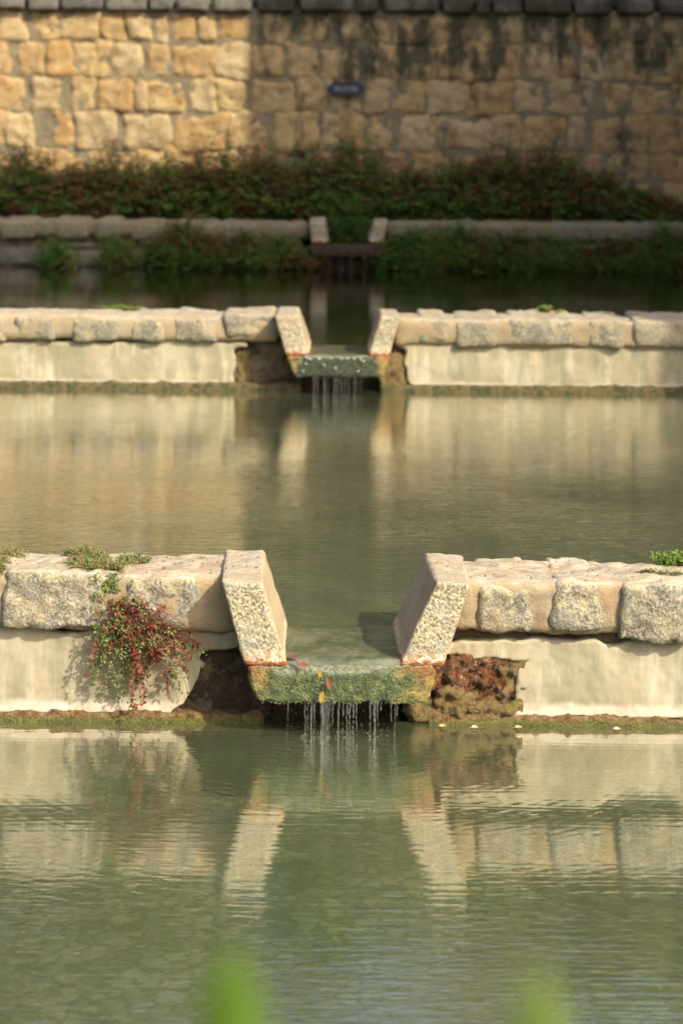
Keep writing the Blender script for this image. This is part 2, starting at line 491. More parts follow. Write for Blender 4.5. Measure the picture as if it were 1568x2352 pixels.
def rock(name, corners, mat, parent, res=0.02, r=0.02, amp=0.008, freq=6.0, fine=0.002, ffreq=30.0, seed=0.0):
    """rounded, noise-worn block through 8 corners (front TL TR BR BL, back TL TR BR BL)"""
    c = corners
    ex = ((c[1] - c[0]).length + (c[2] - c[3]).length) / 2
    ez = ((c[3] - c[0]).length + (c[2] - c[1]).length) / 2
    ey = (c[4] - c[0]).length
    nx, ny, nz = [max(3, int(e / res)) for e in (ex, ey, ez)]
    hx, hy, hz = ex / 2, ey / 2, ez / 2
    rr = min(r, hx * 0.9, hy * 0.9, hz * 0.9)
    idx, vs, fs = {}, [], []

    def vert(i, j, k):
        key = (i, j, k)
        if key in idx: return idx[key]
        p = Vector((-hx + ex * i / nx, -hy + ey * j / ny, -hz + ez * k / nz))
        q = Vector((max(-hx + rr, min(hx - rr, p.x)), max(-hy + rr, min(hy - rr, p.y)), max(-hz + rr, min(hz - rr, p.z))))
        n = p - q
        if n.length > 1e-9:
            n.normalize()
            p = q + n * rr
        u, v, w = (p.x / hx + 1) / 2, (p.y / hy + 1) / 2, (p.z / hz + 1) / 2
        fr = (c[3] * (1 - u) + c[2] * u) * (1 - w) + (c[0] * (1 - u) + c[1] * u) * w
        bk = (c[7] * (1 - u) + c[6] * u) * (1 - w) + (c[4] * (1 - u) + c[5] * u) * w
        pt = fr * (1 - v) + bk * v
        s = Vector((seed, seed * 1.7, -seed))
        a = fbm(pt + s, freq, 4) * amp + fbm(pt - s, ffreq, 3) * fine
        pt = pt + n * a if n.length > 0 else pt
        idx[key] = len(vs)
        vs.append(pt)
        return idx[key]

    for i in range(nx):
        for k in range(nz):
            fs.append((vert(i, 0, k), vert(i + 1, 0, k), vert(i + 1, 0, k + 1), vert(i, 0, k + 1)))
            fs.append((vert(i, ny, k), vert(i, ny, k + 1), vert(i + 1, ny, k + 1), vert(i + 1, ny, k)))
    for i in range(nx):
        for j in range(ny):
            fs.append((vert(i, j, nz), vert(i + 1, j, nz), vert(i + 1, j + 1, nz), vert(i, j + 1, nz)))
            fs.append((vert(i, j, 0), vert(i, j + 1, 0), vert(i + 1, j + 1, 0), vert(i + 1, j, 0)))
    for j in range(ny):
        for k in range(nz):
            fs.append((vert(0, j, k), vert(0, j, k + 1), vert(0, j + 1, k + 1), vert(0, j + 1, k)))
            fs.append((vert(nx, j, k), vert(nx, j + 1, k), vert(nx, j + 1, k + 1), vert(nx, j, k + 1)))
    return mesh(name, vs, fs, mat, parent)


def box8(x0, x1, y0, y1, z0, z1):
    f = [Vector(p) for p in ((x0, y0, z1), (x1, y0, z1), (x1, y0, z0), (x0, y0, z0))]
    return f + [Vector((p.x, y1, p.z)) for p in f]


def sheet(name, x0, x1, z0, z1, d, mask, mat, parent, res=0.007, thick=0.035, amp=0.006, smooth_it=6, seed=0):
    """upright plaster sheet, ragged where mask(px,py) is false"""
    nx, nz = int((x1 - x0) / res), int((z1 - z0) / res)
    keep = {}
    for i in range(nx):
        for k in range(nz):
            X, Z = x0 + (i + 0.5) * res, z0 + (k + 0.5) * res
            wx, wz = fbm((X, seed, Z), 7, 5) * 0.034, fbm((X + 9, seed, Z), 7, 5) * 0.022
            if mask(*PX((X + wx, d, Z + wz))): keep[(i, k)] = 1
    idx, pos, fs = {}, [], []

    def vid(i, k):
        if (i, k) not in idx:
            idx[(i, k)] = len(pos)
            pos.append([x0 + i * res, z0 + k * res])
        return idx[(i, k)]
    edges = {}
    for (i, k) in keep:
        q = (vid(i, k), vid(i + 1, k), vid(i + 1, k + 1), vid(i, k + 1))
        fs.append(q)
        for a, b in zip(q, q[1:] + q[:1]):
            edges[(a, b)] = 1
    bnd = [(a, b) for (a, b) in edges if (b, a) not in edges]
    nb = {}
    for a, b in bnd:
        nb.setdefault(a, []).append(b); nb.setdefault(b, []).append(a)
    for _ in range(smooth_it):
        new = {a: [(pos[a][c] * 2 + sum(pos[b][c] for b in n)) / (2 + len(n)) for c in (0, 1)] for a, n in nb.items()}
        for a, p in new.items(): pos[a] = p
    vs = []
    for n, (X, Z) in enumerate(pos):
        y = d + fbm((X, seed, Z), 4, 4) * amp + (0.006 if n in nb else 0)
        vs.append(Vector((X, y, Z)))
    m0 = len(vs)
    back = {}
    for a in nb:
        back[a] = len(vs)
        vs.append(vs[a] + Vector((0, thick, 0)))
    for a, b in bnd:
        fs.append((b, a, back[a], back[b]))
    return mesh(name, vs, fs, mat, parent)


def interp(pts, v):
    if v <= pts[0][0]: return pts[0][1]
    for (a, b), (c, d) in zip(pts, pts[1:]):
        if v <= c: return b + (d - b) * (v - a) / (c - a)
    return pts[-1][1]


def part_label(o, t):
    o["label"] = t
    return o


# ---------------------------------------------------------------- a weir wall with its spout
def weir(W):
    dF, dB, z0, s = W["front"], W["back"], W["level"], W["s"]
    dC = W["cheek"]
    res = W["res"]
    root = empty("weir_wall", (0, dF, z0), W["label"], "weir", None)
    half = W["half"]
    # coping stones
    for side in (0, 1):
        body = W["body"][side]          # px x range, top, bottom
        TB = W.get("tan", TAN)
        for (xa, xb, yt, yb, slope) in body:
            dM = dF - 0.005 * s
            a, b = P(xa, yt, dM), P(xb, yt + slope, dM)
            c_, d_ = P(xb, yb + slope, dM), P(xa, yb, dM)
            f = [a, b, c_, d_]
            if abs(xa) > 2500: 
                f[0].x = f[3].x = -half
                f[0].z, f[3].z = f[1].z, f[2].z
            if abs(xb) > 2500:
                f[1].x = f[2].x = half
                f[1].z, f[2].z = f[0].z, f[3].z
            rock("mortar_bed", f + [Vector((p.x, dB, p.z)) for p in f], TB, root, res * 1.3, 0.04 * s, 0.016 * s, 4 / s, 0.005 * s, 18 / s, W["seed"] + side)
        for (xa, xb, yt, yb, ybk, pr) in W["stones"][side]:
            fx = dF - W.get("pr", 0.005) * s - pr * W.get("pk", 0.55)
            jx, jy = (xb - xa) * .06, (yb - yt) * .05
            q_ = lambda k: R.uniform(-k, k)
            tl, tr, br, bl = P(xa + q_(jx), yt + q_(jy), fx), P(xb + q_(jx), yt + q_(jy), fx), P(xb + q_(jx), yb + q_(jy), fx), P(xa + q_(jx), yb + q_(jy), fx)
            tb = HC - (ybk - HY + ((xa + xb) / 2 - HX) * -SR) / F * dB
            o = [tl, tr, br, bl]
            k = [Vector((p.x, dB + 0.01, (tb if i < 2 else p.z))) for i, p in enumerate(o)]
            rock("coping_stone", o + k, W["gran"], root, res, 0.026 * s, 0.016 * s, 5 / s, 0.008 * s, 17 / s, R.uniform(0, 50))
    # rough rock core, plaster faces, mossy foot
    zt = W["ztop"]
    gx0, gx1 = W["gap"]
    for side in (0, 1):
        x0, x1 = (-half, gx0) if side == 0 else (gx1, half)
        rock("rock_core", box8(x0, x1, dF + 0.09, dB - 0.03, z0 - 0.4, zt), ROUGHROCK, root, res * 2, 0.02, 0.025 * s, 5, 0.01, 20, side + 3)
        if W["panel"]:
            pz0, pz1 = W["panelz"]
            sh = sheet("plaster_panel", *((-half, gx0 + 0.1) if side == 0 else (gx1 - 0.1, half)), z0 + pz0 - 0.012 * s, pz1, dF + 0.032, W["mask"][side], W["plaster"], root, W["pres"], 0.05, 0.007, 8, side)
            rock("mossy_ledge", box8(x0 - 0 if side == 0 else x0, x1, dF + 0.006, dF + 0.12, z0 - 0.25, z0 + pz0 - 0.002), W["moss"], root, res * 0.8, 0.03, 0.016 * s, 9 / s, 0.008 * s, 35 / s, side + 7)
    # back of the spout recess
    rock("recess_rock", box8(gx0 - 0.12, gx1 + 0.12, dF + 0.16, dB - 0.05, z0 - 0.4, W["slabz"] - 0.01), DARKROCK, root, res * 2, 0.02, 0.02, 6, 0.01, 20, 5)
    for (xa, xb, yt, yb, dd, mt, am, nm, lb) in W["lumps"]:
        a, b, c_, d_ = P(xa, yt, dd), P(xb, yt, dd), P(xb, yb, dd), P(xa, yb, dd)
        o = rock(nm, [a, b, c_, d_] + [Vector((p.x, dF + 0.17, p.z)) for p in (a, b, c_, d_)], mt, root, res * 0.7, 0.03 * s, am, 14 / s, am * 0.38, 38 / s, R.uniform(0, 30))
        o["label"] = lb
    o = rock("algae_shelf", box8(gx0 - 0.3 * s, gx1 + 0.12 * s, dC - 0.22 * s, dF + 0.2, z0 - 0.3, z0 - 0.035), ALGAE, root, res * 2, 0.08, 0.02, 5, 0.006, 30, 6)
    # spout: slab and two leaning cheek stones
    q = W["slab"]
    zs = P(*q[0], dC).z
    sp = empty("stone_spout", (P(W["cx"], 239, dC).x, dC, zs), W["splabel"], "spout", "stone spouts of the pool weirs")
    f = [P(x, y, dC - 0.015) for x, y in q]
    rock("spout_slab", f + [Vector((p.x, dB, p.z)) for p in f], W["slabmat"], sp, res * 0.6, 0.022 * s, 0.008 * s, 12 / s, 0.006 * s, 40 / s, 2)
    if W["panel"]:
        o = rock("channel_floor", box8(P(q[0][0], 1500, dC).x + .03 * s, P(q[1][0], 1500, dC).x - .03 * s, dC + 0.006, dB - 0.012, zs - 0.1, W["floor"]), FILM, sp, res * 1.5, 0.02, 0.002, 6, 0.0006, 20, 3)
        o["label"] = "flat wet grey floor of the spout under a thin film of water"
    for (fr, bk) in W["cheeks"]:
        f = [P(x, y, dC) for x, y in fr]
        b = [P(x, y, dB) for x, y in bk]
        ck = empty_child = None
        o = rock("cheek_stone", f + b, W["cheekmat"], sp, res * 0.8, 0.010 * s, 0.008 * s, 5 / s, 0.0022 * s, 30 / s, R.uniform(0, 9))
    return root, sp


def mk_stream(x, yt, zw, d, rad, parent_pts, broken=0.0, drift=0.0):
    """append one thin falling stream as a lumpy tube"""
    vs, fs = parent_pts
    a = P(x, yt, d)
    n, m = 26, 6
    zs = [a.z + (zw - a.z) * i / n for i in range(n + 1)]
    ring0 = None
    for i, z in enumerate(zs):
        t = i / n
        r = rad * (1.05 - 0.35 * t) * (0.75 + 0.8 * abs(noise.noise(Vector((x * 0.37, i * 0.45, 1)))))
        cx = a.x + 0.004 * noise.noise(Vector((x, i * 0.2, 5))) + drift * t
        cy = d - 0.006 * t + 0.002 * noise.noise(Vector((x, i * .3, 9)))
        ring = []
        for k in range(m):
            an = 2 * math.pi * k / m
            ring.append(len(vs)); vs.append(Vector((cx + r * math.cos(an), cy + r * math.sin(an), z)))
        gap = broken and noise.noise(Vector((x * 1.3, i * 0.6, 3))) > 0.35 - broken * 0.3 and t > 0.35
        if ring0 and not gap:
            for k in range(m):
                fs.append((ring0[k], ring0[(k + 1) % m], ring[(k + 1) % m], ring[k]))
        ring0 = ring


def blob(vs, fs, c, r, n=5, m=8):
    b = len(vs)
    vs.append(c + Vector((0, 0, r)))
    for i in range(1, n):
        for k in range(m):
            th, ph = math.pi * i / n, 2 * math.pi * k / m
            vs.append(c + Vector((r * math.sin(th) * math.cos(ph), r * math.sin(th) * math.sin(ph), r * math.cos(th))))
    vs.append(c - Vector((0, 0, r)))
    e = len(vs) - 1
    for k in range(m):
        fs.append((b, b + 1 + k, b + 1 + (k + 1) % m))
        fs.append((e, e - m + (k + 1) % m, e - m + k))
    for i in range(n - 2):
        for k in range(m):
            p, q = b + 1 + i * m + k, b + 1 + i * m + (k + 1) % m
            fs.append((p, p + m, q + m, q))


# ---------------- weir 1 (nearest)
def m1l(x, y):
    if y < 1447: return False
    if y < 1494: return x < 560
    return x < interp([(1494, 462), (1560, 450), (1595, 442), (1618, 425), (1640, 396)], y)


def m1r(x, y):
    if y < 1470 + max(0, (x - 1180)) * 0.02: return False
    if y < 1500 + 12 * math.sin(x * .045): return x > 1012
    if y < 1522: return x > interp([(1508, 1040), (1515, 1090), (1522, 1225)], y)
    return x > interp([(1522, 1225), (1532, 1203), (1560, 1182), (1605, 1170), (1650, 1176)], y)


COLLECT = ([], [])
JJ = 0
W1 = dict(floor=L2 + 0.004, front=8.58, back=9.0, cheek=8.42, level=0.0, s=1.0, res=0.0125, seed=1.0, half=3.0, gran=GRAN,
          label="nearest low stone weir wall, granite coping over cream plaster, hung with red creeper", splabel="nearest mossy green stone spout between two leaning granite cheeks, leaves on its face",
          cx=785, ztop=0.36, slabz=0.15,
          body=([(-3000, 545, 1324, 1452, -1)], [(1035, 3000, 1336, 1458, 4)]),
          stones=([(-190, -12, 1330, 1440, 1281, .02), (4, 238, 1318, 1441, 1279, .035), (286, 462, 1330, 1447, 1283, .014), (-420, -205, 1326, 1440, 1280, .02), (-640, -440, 1322, 1436, 1280, .02)],
                  [(1102, 1218, 1342, 1455, 1281, .012), (1266, 1382, 1338, 1452, 1281, .014), (1423, 1600, 1349, 1478, 1302, .035), (1620, 1790, 1352, 1482, 1308, .02), (1820, 2060, 1354, 1486, 1308, .02), (2090, 2300, 1356, 1486, 1308, .02)]),
          panel=True, panelz=(0.038, 0.40), pres=0.007, mask=(m1l, m1r), plaster=mat_plaster("cream_plaster", 0.045), moss=MOSSLEDGE,
          gap=(P(600, 1600, 8.6).x, P(975, 1600, 8.6).x),
          lumps=[(970, 1062, 1498, 1592, 8.615, RUST, 0.03, "encrusted_rock", "dark rust-red encrusted rock against the right cheek"),
                 (1035, 1128, 1508, 1596, 8.605, RUST, 0.034, "encrusted_rock", "glistening rust-red lump in the middle of the rusty patch"),
                 (1095, 1180, 1512, 1612, 8.62, RUST, 0.03, "encrusted_rock", "rust-orange lump beside the plaster edge"),
                 (1138, 1216, 1514, 1622, 8.625, OCHRE, 0.03, "encrusted_rock", "ochre crust meeting the ragged plaster edge"),
                 (1005, 1100, 1578, 1640, 8.605, OCHRE, 0.03, "encrusted_rock", "ochre lump below the rusty patch"),
                 (935, 1195, 1608, 1664, 8.605, OCHRE, 0.03, "encrusted_rock", "ochre and green encrusted rock at the water line right of the spout"),
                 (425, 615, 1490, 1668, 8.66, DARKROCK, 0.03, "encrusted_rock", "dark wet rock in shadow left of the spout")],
          slab=[(566, 1533), (1004, 1533), (984, 1616), (588, 1616)], slabmat=mat_moss("wet_green_moss", 0.34),
          cheekmat=CHEEK,
          cheeks=[([(507, 1334), (603, 1339), (660, 1532), (562, 1530)], [(517, 1263), (607, 1261), (664, 1448), (572, 1448)]),
                  ([(1001, 1336), (1080, 1342), (1018, 1532), (915, 1532)], [(975, 1266), (1066, 1274), (1000, 1448), (894, 1448)])])
w1, s1 = weir(W1)
W1C = COLLECT
COLLECT = None
BV = BVHTree.FromPolygons(W1C[0], W1C[1])

# ---------------- weir 2
def m2l(x, y):
    if y < 783: return False
    if y < 800: return x < 566
    return x < interp([(800, 546), (840, 543), (880, 536)], y)


def m2r(x, y):
    return y > 785 and x > interp([(785, 905), (805, 925), (870, 930), (890, 945)], y)


W2 = dict(pr=0.006, pk=0.35, floor=L3 + 0.004, front=16.32, back=16.86, cheek=16.12, level=L2, s=1.15, res=0.024, seed=4.0, half=4.6, gran=GRAN2,
          label="middle low stone weir wall, sunlit coping of grey granite blocks over cream plaster", splabel="middle stone spout, wide pale cheeks over a dark green slab with bright beads added for sun glints",
          cx=778, ztop=L2 + 0.36, slabz=L2 + 0.14,
          body=([(-3000, 640, 727, 785, 1)], [(905, 3000, 733, 795, 8)]),
          stones=([(-140, 14, 728, 783, 706, .02), (33, 124, 729, 784, 707, .03), (166, 280, 733, 787, 712, .03), (302, 378, 731, 786, 707, .025), (397, 494, 731, 785, 708, .03), (518, 626, 723, 776, 706, .035), (-330, -160, 728, 783, 706, .02)],
                  [(958, 1026, 735, 786, 710, .02), (1043, 1148, 739, 797, 714, .03), (1169, 1315, 737, 798, 711, .03), (1350, 1430, 739, 799, 716, .03), (1450, 1610, 741, 800, 716, .03), (1640, 1800, 742, 801, 717, .03)]),
          panel=True, panelz=(0.058, L2 + 0.40), pres=0.013, mask=(m2l, m2r), plaster=mat_plaster("pale_plaster", 0.036, 1.0), moss=MOSSLEDGE2,
          gap=(P(690, 850, 16.3).x, P(872, 850, 16.3).x),
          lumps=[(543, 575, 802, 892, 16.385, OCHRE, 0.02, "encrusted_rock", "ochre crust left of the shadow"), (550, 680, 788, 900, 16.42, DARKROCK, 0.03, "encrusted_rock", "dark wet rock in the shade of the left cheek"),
                 (872, 932, 808, 896, 16.36, OCHRE, 0.03, "encrusted_rock", "ochre encrusted rock right of the spout")],
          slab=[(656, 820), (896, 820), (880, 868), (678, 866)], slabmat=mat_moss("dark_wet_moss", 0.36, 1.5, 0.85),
          cheekmat=CHEEK2,
          cheeks=[([(629, 726), (686, 722), (711, 818), (658, 822)], [(641, 704), (688, 702), (716, 790), (668, 792)]),
                  ([(874, 722), (920, 728), (893, 824), (844, 820)], [(870, 707), (910, 710), (888, 792), (843, 792)])])
w2, s2 = weir(W2)

# ---------------- weir 3
GRAN4 = mat_granite("granite_dark_brown", -0.2, 0.0, 0.6, 0.5)  # farthest coping granite, mixed toward dark brown
W3 = dict(tan=mat_tan("dark_brown_mortar", 0.30), front=24.6, back=25.1, cheek=24.35, level=L3, s=1.3, res=0.045, seed=8.0, half=7.0, gran=GRAN4,  # mortar mixed mostly toward dark brown
          label="farthest low stone weir wall in shade, grey coping above a foot overgrown with ferny shrubs", splabel="farthest stone spout in deep shade, two small pale cheeks above a black slab",
          cx=799, ztop=L3 + 0.38, slabz=L3 + 0.15,
          body=([(-3000, 712, 512, 548, 0)], [(884, 3000, 510, 550, 0)]),
          stones=([(-180, -10, 506, 546, 494, .03), (2, 87, 508, 549, 495, .03), (92, 122, 509, 546, 496, .03), (126, 203, 508, 549, 494, .03), (220, 282, 509, 550, 495, .03), (303, 380, 513, 551, 502, .03), (390, 500, 514, 551, 502, .03), (512, 600, 515, 551, 504, .03), (612, 700, 515, 551, 505, .03)],
                  [(905, 1000, 514, 551, 505, .03), (1010, 1100, 515, 553, 506, .03), (1115, 1238, 517, 553, 507, .03), (1268, 1352, 517, 553, 508, .03), (1358, 1436, 517, 554, 508, .03), (1442, 1560, 518, 554, 508, .03), (1575, 1700, 518, 556, 510, .03)]),
          panel=False, gap=(P(700, 600, 24.6).x, P(895, 600, 24.6).x),
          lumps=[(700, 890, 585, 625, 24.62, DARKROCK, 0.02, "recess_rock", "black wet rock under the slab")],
          slab=[(712, 561), (886, 561), (880, 590), (716, 590)], slabmat=DARKROCK, cheekmat=CHEEK2,
          cheeks=[([(709, 507), (748, 507), (753, 560), (717, 562)], [(713, 498), (747, 498), (754, 545), (720, 545)]),
                  ([(858, 510), (892, 510), (879, 562), (844, 559)], [(857, 500), (888, 500), (878, 545), (845, 545)])])
w3, s3 = weir(W3)
for (xa, xb, yt, yb) in ((-60, 88, 566, 608), (100, 175, 570, 612), (182, 290, 575, 614), (300, 340, 570, 612), (350, 420, 570, 615), (1130, 1215, 578, 622), (1310, 1385, 575, 622), (1395, 1480, 585, 630), (145, 240, 560, 568)):
    q = [P(xa, yt, 24.66), P(xb, yt, 24.66), P(xb, yb, 24.66), P(xa, yb, 24.66)]
    o = rock("foot_stone", q + [Vector((p.x, 24.85, p.z)) for p in q], mat_wallstone("foot_stone_%d" % xa) if False else bpy.data.materials.get("foot_stone") or mat_wallstone("foot_stone", True, True), w3, 0.035, 0.05, 0.03, 3, 0.01, 12, R.uniform(0, 9))

# ---------------------------------------------------------------- tall stone wall behind
DW = 26.0
wr = empty("retaining_wall", (0, DW, 0.8), "tall wall of golden stone blocks in grey mortar, its left part sunlit and its right part streaked black", "wall")
WS, WM, CAP = mat_wallstone("ochre_wall_stone"), Mat("wall_mortar"), mat_wallstone("grey_cap_stone", True, True)
v = WM.vec()
c = WM.ramp(WM.noise(v, 4, 5, 0.65), [(0.3, (0.19, 0.155, 0.105)), (0.55, (0.29, 0.24, 0.155)), (0.75, (0.40, 0.32, 0.20))])
WM.pbr(stain_mix(WM, v, c), 0.95, WM.bump(WM.noise(v, 14, 6, 0.7), 0.8, 0.04))
ztopw = P(784, 30, DW).z
rock("mortar_face", box8(-9, 9, DW, DW + 0.6, -0.3, ztopw + 0.04), WM.m, wr, 0.09, 0.01, 0.014, 2.5, 0.006, 9, 3)
LZ, RZ = (lambda v: v * 0.5127), (lambda v: 764 + v * 0.5127)
rows = [
    ([(0, 115), (135, 260), (280, 435), (445, 560), (580, 680), (690, 750), (765, 870), (878, 960), (970, 1110), (1180, 1305), (1345, 1460)], [(20, 165), (180, 265), (290, 425), (440, 605), (640, 755), (765, 900), (930, 1070), (1085, 1180), (1195, 1300), (1325, 1440), (1480, 1600)], 30, 90),
    ([(-30, 45), (80, 195), (210, 320), (330, 410), (420, 500), (510, 640), (650, 755), (770, 960), (970, 1125), (1140, 1275), (1290, 1430)], [(-50, 130), (145, 310), (325, 450), (460, 570), (585, 720), (735, 850), (860, 1015), (1030, 1100), (1110, 1215), (1230, 1300), (1310, 1390), (1405, 1480), (1490, 1600)], 97, 173),
    ([(-20, 115), (148, 270), (315, 425), (450, 590), (600, 650), (660, 815), (845, 960), (970, 1100), (1130, 1310), (1340, 1460)], [(-35, 130), (142, 240), (258, 400), (420, 600), (615, 800), (812, 955), (965, 1185), (1197, 1325), (1345, 1510), (1520, 1640)], 180, 251),
    ([(-60, 12), (25, 160), (230, 320), (340, 530), (560, 750), (780, 1005), (1015, 1200), (1230, 1425), (1440, 1515)], [(35, 145), (165, 265), (305, 470), (480, 700), (720, 850), (865, 1040), (1050, 1140), (1165, 1280), (1295, 1410), (1422, 1600)], 259, 338),
    ([(-20, 105), (120, 230), (240, 380), (400, 500), (520, 600), (610, 730), (760, 870), (900, 1080), (1110, 1200), (1215, 1290), (1400, 1480)], [(0, 130), (235, 335), (350, 530), (550, 640), (660, 780), (850, 915), (930, 1100), (1120, 1200), (1222, 1400), (1420, 1530), (1545, 1640)], 344, 405),
]
SK = ([], [])
j = lambda k: R.uniform(-k, k)
for ri, (la, ra, y0, y1) in enumerate(rows):
    SINK = SK if ri == 4 else None      # the lowest course hides behind the shrubs: one mesh
    xs = [(LZ(a), LZ(b)) for a, b in la] + [(RZ(a), RZ(b)) for a, b in ra]
    for (a, b) in xs:
        a -= 4.5; b += 4.5
        t = 0.0085 * ((a + b) / 2 - 20)
        dt_, db_ = j(7), j(7)
        f = [P(a + j(8), y0 - 5.5 + t + dt_ + j(8), DW - 0.022), P(b + j(8), y0 - 4.5 + t + j(8), DW - 0.022), P(b + j(8), y1 + 4.5 + t + j(8), DW - 0.022), P(a + j(8), y1 + 4.5 + t + j(8), DW - 0.022)]
        rock("wall_stone", f + [Vector((p.x, DW + 0.12, p.z)) for p in f], WS, wr, 0.035, R.uniform(0.06, 0.14), 0.04, 2.6, 0.02, 10, R.uniform(0, 90))
# the courses go on beyond the picture on both sides
SINK = SK
for (_, _, y0, y1) in rows + [(0, 0, 412, 480)]:
    for (lo_, hi_) in ((-900, -70), (1610, 2450)) if y0 < 410 else ((-900, 2450),):
        x_ = lo_
        while x_ < hi_:
            w_ = R.uniform(45, 105)
            t = 0.0085 * (x_ + w_ / 2 - 20)
            f = [P(x_ + 3 + j(4), y0 - 3 + t + j(5), DW - 0.022), P(x_ + w_ + j(4), y0 - 3 + t + j(5), DW - 0.022), P(x_ + w_ + j(4), y1 + 3 + t + j(5), DW - 0.022), P(x_ + 3 + j(4), y1 + 3 + t + j(5), DW - 0.022)]
            rock("wall_stone", f + [Vector((p.x, DW + 0.12, p.z)) for p in f], WS, wr, 0.05, R.uniform(0.06, 0.14), 0.04, 2.6, 0.02, 10, R.uniform(0, 90))
            x_ += w_ + 6
SINK = None
tag(mesh("wall_stones", SK[0], SK[1], WS, wr), kind="stuff")
capb = [(-90 - 84 * (k + 1), -94 - 84 * k) for k in range(8)] + [(1624 + 84 * k, 1704 + 84 * k) for k in range(8)] + [(-90, -8), (-5, 58), (62, 135), (138, 236), (242, 338), (341, 398), (405, 478), (488, 578), (590, 677), (686, 812), (817, 868), (880, 1008), (1018, 1088), (1094, 1126), (1132, 1198), (1205, 1312), (1320, 1405), (1418, 1502), (1516, 1620)]
for (a, b) in capb:
    t = 0.0085 * ((a + b) / 2 - 20)
    yb = 20 + t + R.uniform(-2, 3)
    f = [P(a, -14 + t, DW - 0.12), P(b, -14 + t, DW - 0.12), P(b - R.uniform(0, 3), yb, DW - 0.12), P(a + R.uniform(0, 3), yb, DW - 0.12)]
    rock("cap_stone", f + [Vector((p.x, DW + 0.5, p.z)) for p in f], CAP, wr, 0.035, 0.03, 0.015, 4, 0.008, 14, R.uniform(0, 90))
# drain hole: a near-black block, its colour stands for the shade inside
q = [P(679, 338, DW - 0.05), P(699, 338, DW - 0.05), P(701, 364, DW - 0.05), P(681, 364, DW - 0.05)]
rock("drain_hole", q + [Vector((p.x, DW + 0.1, p.z)) for p in q], mat_plain("drain_shade", (0.02, 0.008, 0.006), 1, 0.0), wr, 0.02, 0.04, 0.006, 8, 0, 5, 1)

# sign
sg = empty("street_sign", P(795, 203, DW - 0.10), "small navy blue plate with pointed ends and faint white lettering, on the tall wall", "sign")
sd = DW - 0.085
hexa = [(751, 203), (765, 187), (824, 187.5), (838, 204), (824, 219.5), (764, 219)]


def extr(name, pts, d0, d1, mat, parent, smooth=False):
    n = len(pts)
    vs = [P(x, y, d0) for x, y in pts]
    vs += [Vector((p.x, d1, p.z)) for p in vs]
    fs = [tuple(range(n))[::-1], tuple(range(n, 2 * n))] + [(i, (i + 1) % n, n + (i + 1) % n, n + i) for i in range(n)]
    return mesh(name, vs, fs, mat, parent, smooth)


extr("sign_plate", hexa, sd, sd + 0.02, mat_plain("navy_enamel", (0.016, 0.018, 0.055), 0.4, 0.4, 0.1), sg)
WHITE = mat_plain("white_enamel", (0.42, 0.42, 0.46), 0.5, 0.3, 0.1)
# lettering: too blurred in the photo to read, so short upright strokes in groups of letters
vs, fs = [], []


def bar(x0, y0, x1, y1, d):
    b = len(vs)
    for (x, y) in ((x0, y0), (x1, y0), (x1, y1), (x0, y1)): vs.append(P(x, y, d))
    fs.append((b + 3, b + 2, b + 1, b))


x = 767
for wd in (3, 2, 4):
    for k in range(wd):
        bar(x, 198, x + 1.2, 209, sd - 0.003)
        if k % 2 == 0: bar(x, 198, x + 4.2, 199.6, sd - 0.006)
        if k % 3 != 1: bar(x, 207.4, x + 4.2, 209, sd - 0.006)
        if k % 2: bar(x + 3, 198, x + 4.2, 209, sd - 0.009)
        x += 5.6
    x += 2.5
mesh("lettering", vs, fs, WHITE, sg, False)

# ---------------------------------------------------------------- water and beds
def grid_poly(name, pts_rects, mat, kind, at=(0, 0, 0)):
    vs, fs = [], []
    for (x0, x1, y0, y1, z) in pts_rects:
        b = len(vs)
        vs += [Vector(p) for p in ((x0, y0, z), (x1, y0, z), (x1, y1, z), (x0, y1, z))]
        fs.append((b, b + 1, b + 2, b + 3))
    o = mesh(name, vs, fs, mat, None, False, at)
    tag(o, kind=kind)
    return o


gx = lambda a, d: P(a, 1500 if d < 10 else (810 if d < 20 else 560), d).x
o = grid_poly("near_pool_water", [(-6, 6, 3.0, 8.75, L1)], mat_water("near_water", (0.0, 8.40), (0.93, 0.97, 0.82), 1.25, 0.15, 135, near=4.5, silt=0.17), "structure")
o["label"] = "clear green water of the nearest pool"
o = grid_poly("second_pool_water", [(-6, 6, 8.97, 16.45, L2)], mat_water("second_water", (0.0, 16.1), (0.92, 0.95, 0.80), 0.6, 0.6, 120, silt=0.32), "structure")
o["label"] = "pool behind the nearest weir, mirroring the golden wall"
o = grid_poly("third_pool_water", [(-7, 7, 16.84, 24.7, L3)], mat_water("third_water", (0.1, 24.3), (0.55, 0.6, 0.42), 0.3, 0.3, 60), "structure")
o["label"] = "dark pool behind the middle weir"
o = grid_poly("fourth_pool_water", [(-7, 7, 25.08, 26.05, L4), (gx(725, 24.4), gx(868, 24.4), 24.36, 25.08, L4)], mat_water("fourth_water", (0.1, 26.3), (0.4, 0.45, 0.33), 0.1, 0.7, 60), "structure")
o["label"] = "narrow channel of water below the tall wall"
BED = mat_bed("pebble_bed")
o = grid_poly("pool_bed", [(-6, 6, 3.0, 8.9, -0.16), (-6, 6, 8.95, 16.6, L2 - 0.2), (-7, 7, 16.6, 25, L3 - 0.3), (-7, 7, 25, 26.2, L4 - 0.4)], BED, "structure")
GROUND = mat_crust("earth", [(0.10, 0.08, 0.05), (0.16, 0.13, 0.08), (0.2, 0.18, 0.11)], 3, 0.95, 0.05, None, 0.1)
o = grid_poly("ground", [(-150, 150, -60, 150, -0.9)], GROUND, "structure")
vs, fs = [], []


